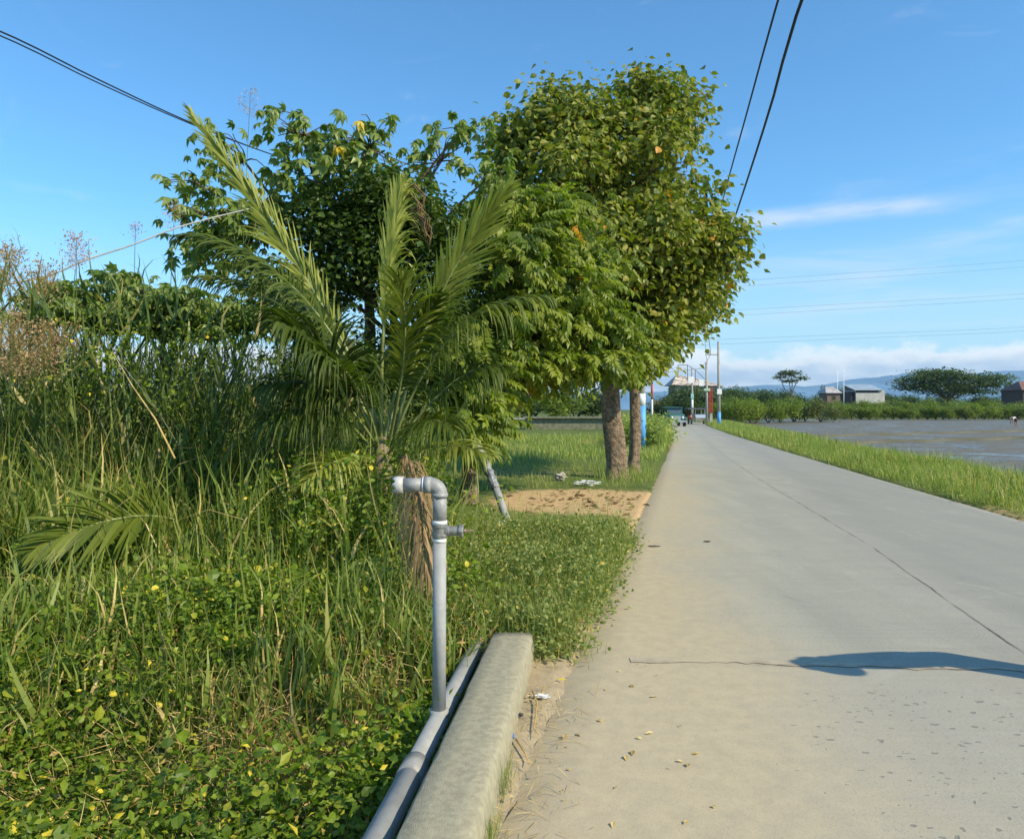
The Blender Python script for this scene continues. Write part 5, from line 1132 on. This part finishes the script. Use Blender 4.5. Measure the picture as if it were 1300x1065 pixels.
# ------------------------------------------------------------------ people
def make_skin(name, J_, E, mat, parent, root=0, sub=2):
    bm = bmesh.new(); lay = bm.verts.layers.skin.verify(); vs_ = {}
    for i, (k, (co, r_)) in enumerate(J_.items()):
        v = bm.verts.new(co); v[lay].radius = r_ if isinstance(r_, tuple) else (r_, r_); v[lay].use_root = (i == root); vs_[k] = v
    for a, b in E: bm.edges.new((vs_[a], vs_[b]))
    me = bpy.data.meshes.new(name); bm.to_mesh(me); bm.free(); me.materials.append(mat); o = bpy.data.objects.new(name, me); COL.objects.link(o); o.parent = parent
    md = o.modifiers.new('skin', 'SKIN'); md.use_smooth_shade = True; sb = o.modifiers.new('sub', 'SUBSURF'); sb.levels = sub; sb.render_levels = sub
    return o
def hand(J_, E, pre, wrist, palm, d, s):
    """five finger chains from the palm"""
    d = Vector(d).normalized(); s = Vector(s).normalized(); p = Vector(palm); J_[pre + 'palm'] = (tuple(p), (.036, .02)); E.append((wrist, pre + 'palm'))
    for k, (off, ln) in enumerate(((-.03, .07), (-.01, .08), (.01, .075), (.03, .06))):
        a = p + s * off + d * .03; J_[f'{pre}f{k}a'] = (tuple(a), .010); J_[f'{pre}f{k}b'] = (tuple(a + d * ln * .55 + Vector((0, 0, -.004))), .009); J_[f'{pre}f{k}c'] = (tuple(a + d * ln + Vector((0, .012, -.01))), .007)
        E += [(pre + 'palm', f'{pre}f{k}a'), (f'{pre}f{k}a', f'{pre}f{k}b'), (f'{pre}f{k}b', f'{pre}f{k}c')]
    a = p - s * .04; J_[pre + 'ta'] = (tuple(a), .012); J_[pre + 'tb'] = (tuple(a - s * .02 + d * .04), .009); E += [(pre + 'palm', pre + 'ta'), (pre + 'ta', pre + 'tb')]
# farm worker bending in the paddy
fw = G(1290, 541.5, -.33); fwk = thing('person', (fw.x, fw.y, -.34), 'person bending over in the flooded paddy, in a white and red top and brown shorts', 'person')
J_ = {'pelvis': ((0, 0, .92), (.13, .11)), 'waist': ((-.14, 0, 1.0), (.12, .1)), 'chest': ((-.38, 0, 1.02), (.15, .12)), 'neck': ((-.55, 0, .98), .055), 'head': ((-.66, 0, .95), .095), 'crown': ((-.74, 0, .93), .07),
      'hl': ((0, .1, .88), .095), 'kl': ((-.06, .12, .48), .06), 'al': ((.02, .13, .07), .04), 'tl': ((-.1, .13, .03), .04), 'hr': ((0, -.1, .88), .095), 'kr': ((-.02, -.13, .48), .06), 'ar': ((.1, -.14, .07), .04), 'tr': ((-.02, -.14, .03), .04),
      'sl': ((-.42, .18, 1.0), .06), 'el': ((-.44, .22, .72), .042), 'wl': ((-.5, .2, .48), .03), 'sr': ((-.42, -.18, 1.0), .06), 'er': ((-.46, -.22, .72), .042), 'wr': ((-.54, -.2, .48), .03)}
E = [('pelvis', 'waist'), ('waist', 'chest'), ('chest', 'neck'), ('neck', 'head'), ('head', 'crown'), ('pelvis', 'hl'), ('hl', 'kl'), ('kl', 'al'), ('al', 'tl'), ('pelvis', 'hr'), ('hr', 'kr'), ('kr', 'ar'), ('ar', 'tr'),
     ('chest', 'sl'), ('sl', 'el'), ('el', 'wl'), ('chest', 'sr'), ('sr', 'er'), ('er', 'wr')]
hand(J_, E, 'L', 'wl', (-.52, .2, .40), (0, 0, -1), (0, 1, 0)); hand(J_, E, 'R', 'wr', (-.56, -.2, .40), (0, 0, -1), (0, 1, 0))
make_skin('body', J_, E, M_skin, fwk)
J2 = {'a': ((-.02, 0, .98), (.15, .13)), 'b': ((-.2, 0, 1.03), (.15, .13)), 'c': ((-.42, 0, 1.03), (.175, .14)), 'sl': ((-.42, .2, 1.0), .08), 'el': ((-.44, .23, .8), .065), 'sr': ((-.42, -.2, 1.0), .08), 'er': ((-.45, -.23, .8), .065)}
make_skin('shirt', J2, [('a', 'b'), ('b', 'c'), ('c', 'sl'), ('sl', 'el'), ('c', 'sr'), ('sr', 'er')], M_white, fwk)
J3 = {'a': ((.01, 0, .93), (.15, .14)), 'hl': ((0, .1, .84), .115), 'kl': ((-.05, .12, .52), .09), 'hr': ((0, -.1, .84), .115), 'kr': ((-.02, -.13, .52), .09)}
make_skin('shorts', J3, [('a', 'hl'), ('hl', 'kl'), ('a', 'hr'), ('hr', 'kr')], solid('brown_cloth', (.16, .08, .05), .9), fwk)
J4 = {'a': ((-.66, 0, 1.0), .09), 'b': ((-.76, 0, .95), .09)}; make_skin('head_scarf', J4, [('a', 'b')], M_red, fwk)

# companion standing at the roadside just outside the view; the shadow on the road is theirs
cx, cy = 3.66, 4.34; lean = lambda d: {k: ((-c[1], c[0] * .8 - max(0, c[2] - .92) * .95, c[2]), q) for k, (c, q) in d.items()}
pp = thing('person', (cx, cy, .012), 'person in a brimmed hat leaning forward on the road, outside the view', 'person')
J_ = {'pelvis': ((0, 0, .92), (.15, .11)), 'waist': ((0, 0, 1.08), (.135, .10)), 'chest': ((0, 0, 1.28), (.17, .12)), 'neck': ((0, 0, 1.43), .055), 'jaw': ((0, -.02, 1.50), .065), 'head': ((0, 0, 1.57), .088), 'crown': ((0, .01, 1.64), .07),
      'hl': ((.0, .1, .86), .10), 'kl': ((0, .12, .48), .065), 'al': ((0, .12, .08), .042), 'tl': ((-.14, .13, .035), .038), 'hr': ((0, -.1, .86), .10), 'kr': ((0, -.12, .48), .065), 'ar': ((0, -.13, .08), .042), 'tr': ((-.14, -.14, .035), .038),
      'sl': ((0, .2, 1.36), .06), 'el': ((.06, .30, 1.10), .042), 'wl': ((-.02, .27, .88), .03), 'sr': ((0, -.2, 1.36), .06), 'er': ((.02, -.26, 1.08), .042), 'wr': ((-.04, -.26, .84), .03)}
E = [('pelvis', 'waist'), ('waist', 'chest'), ('chest', 'neck'), ('neck', 'jaw'), ('jaw', 'head'), ('head', 'crown'), ('pelvis', 'hl'), ('hl', 'kl'), ('kl', 'al'), ('al', 'tl'), ('pelvis', 'hr'), ('hr', 'kr'), ('kr', 'ar'), ('ar', 'tr'),
     ('chest', 'sl'), ('sl', 'el'), ('el', 'wl'), ('chest', 'sr'), ('sr', 'er'), ('er', 'wr')]
hand(J_, E, 'L', 'wl', (-.03, .27, .80), (0, 0, -1), (1, 0, 0)); hand(J_, E, 'R', 'wr', (-.05, -.26, .76), (0, 0, -1), (1, 0, 0))
make_skin('body', lean(J_), E, M_skin, pp)
J2 = {'a': ((0, 0, .86), (.185, .155)), 'b': ((0, 0, 1.08), (.165, .13)), 'c': ((0, 0, 1.3), (.19, .145)), 'n': ((0, 0, 1.39), .09), 'sl': ((0, .21, 1.36), .08), 'el': ((.04, .33, 1.2), .065), 'sr': ((0, -.21, 1.36), .08), 'er': ((.01, -.25, 1.16), .062)}
make_skin('shirt', lean(J2), [('a', 'b'), ('b', 'c'), ('c', 'n'), ('c', 'sl'), ('sl', 'el'), ('c', 'sr'), ('sr', 'er')], solid('blue_cloth', (.12, .2, .38), .9), pp)
J3 = {'a': ((0, 0, .95), (.165, .135)), 'hl': ((0, .1, .84), .115), 'kl': ((0, .12, .48), .085), 'al': ((0, .12, .12), .07), 'hr': ((0, -.1, .84), .115), 'kr': ((0, -.12, .48), .085), 'ar': ((0, -.13, .12), .07)}
for sd_ in (-1, 1):
    make_skin('sandal', lean({'h': ((.04, .125 * sd_, .03), (.045, .028)), 'm': ((-.06, .13 * sd_, .028), (.048, .026)), 't': ((-.17, .135 * sd_, .026), (.04, .024))}), [('h', 'm'), ('m', 't')], solid('brown_leather', (.10, .05, .03), .7), pp)
make_skin('trousers', lean(J3), [('a', 'hl'), ('hl', 'kl'), ('kl', 'al'), ('a', 'hr'), ('hr', 'kr'), ('kr', 'ar')], solid('grey_cloth', (.12, .12, .13), .9), pp)
MB().tube([(cx, cy - .65, 1.60), (cx, cy - .66, 1.615), (cx, cy - .67, 1.64), (cx, cy - .72, 1.72), (cx, cy - .73, 1.75)], [.15, .145, .10, .09, .05], 24).build('hat', M_straw, pp, True)

# ------------------------------------------------------------------ thin haze in the air
hm = bpy.data.materials.new('haze_air'); hm.use_nodes = True; t = NT(hm.node_tree); t.n.clear()
pv = t.node('ShaderNodeVolumePrincipled', {'Color': (.50, .76, 1, 1), 'Density': 0.00009, 'Anisotropy': .1})
t.l.new(pv.outputs[0], t.node('ShaderNodeOutputMaterial').inputs['Volume'])
MB().box((-7000, -400, -3), (7000, 7500, 420)).build('haze', hm, kind='stuff', label='thin blue haze in the air', category='haze')
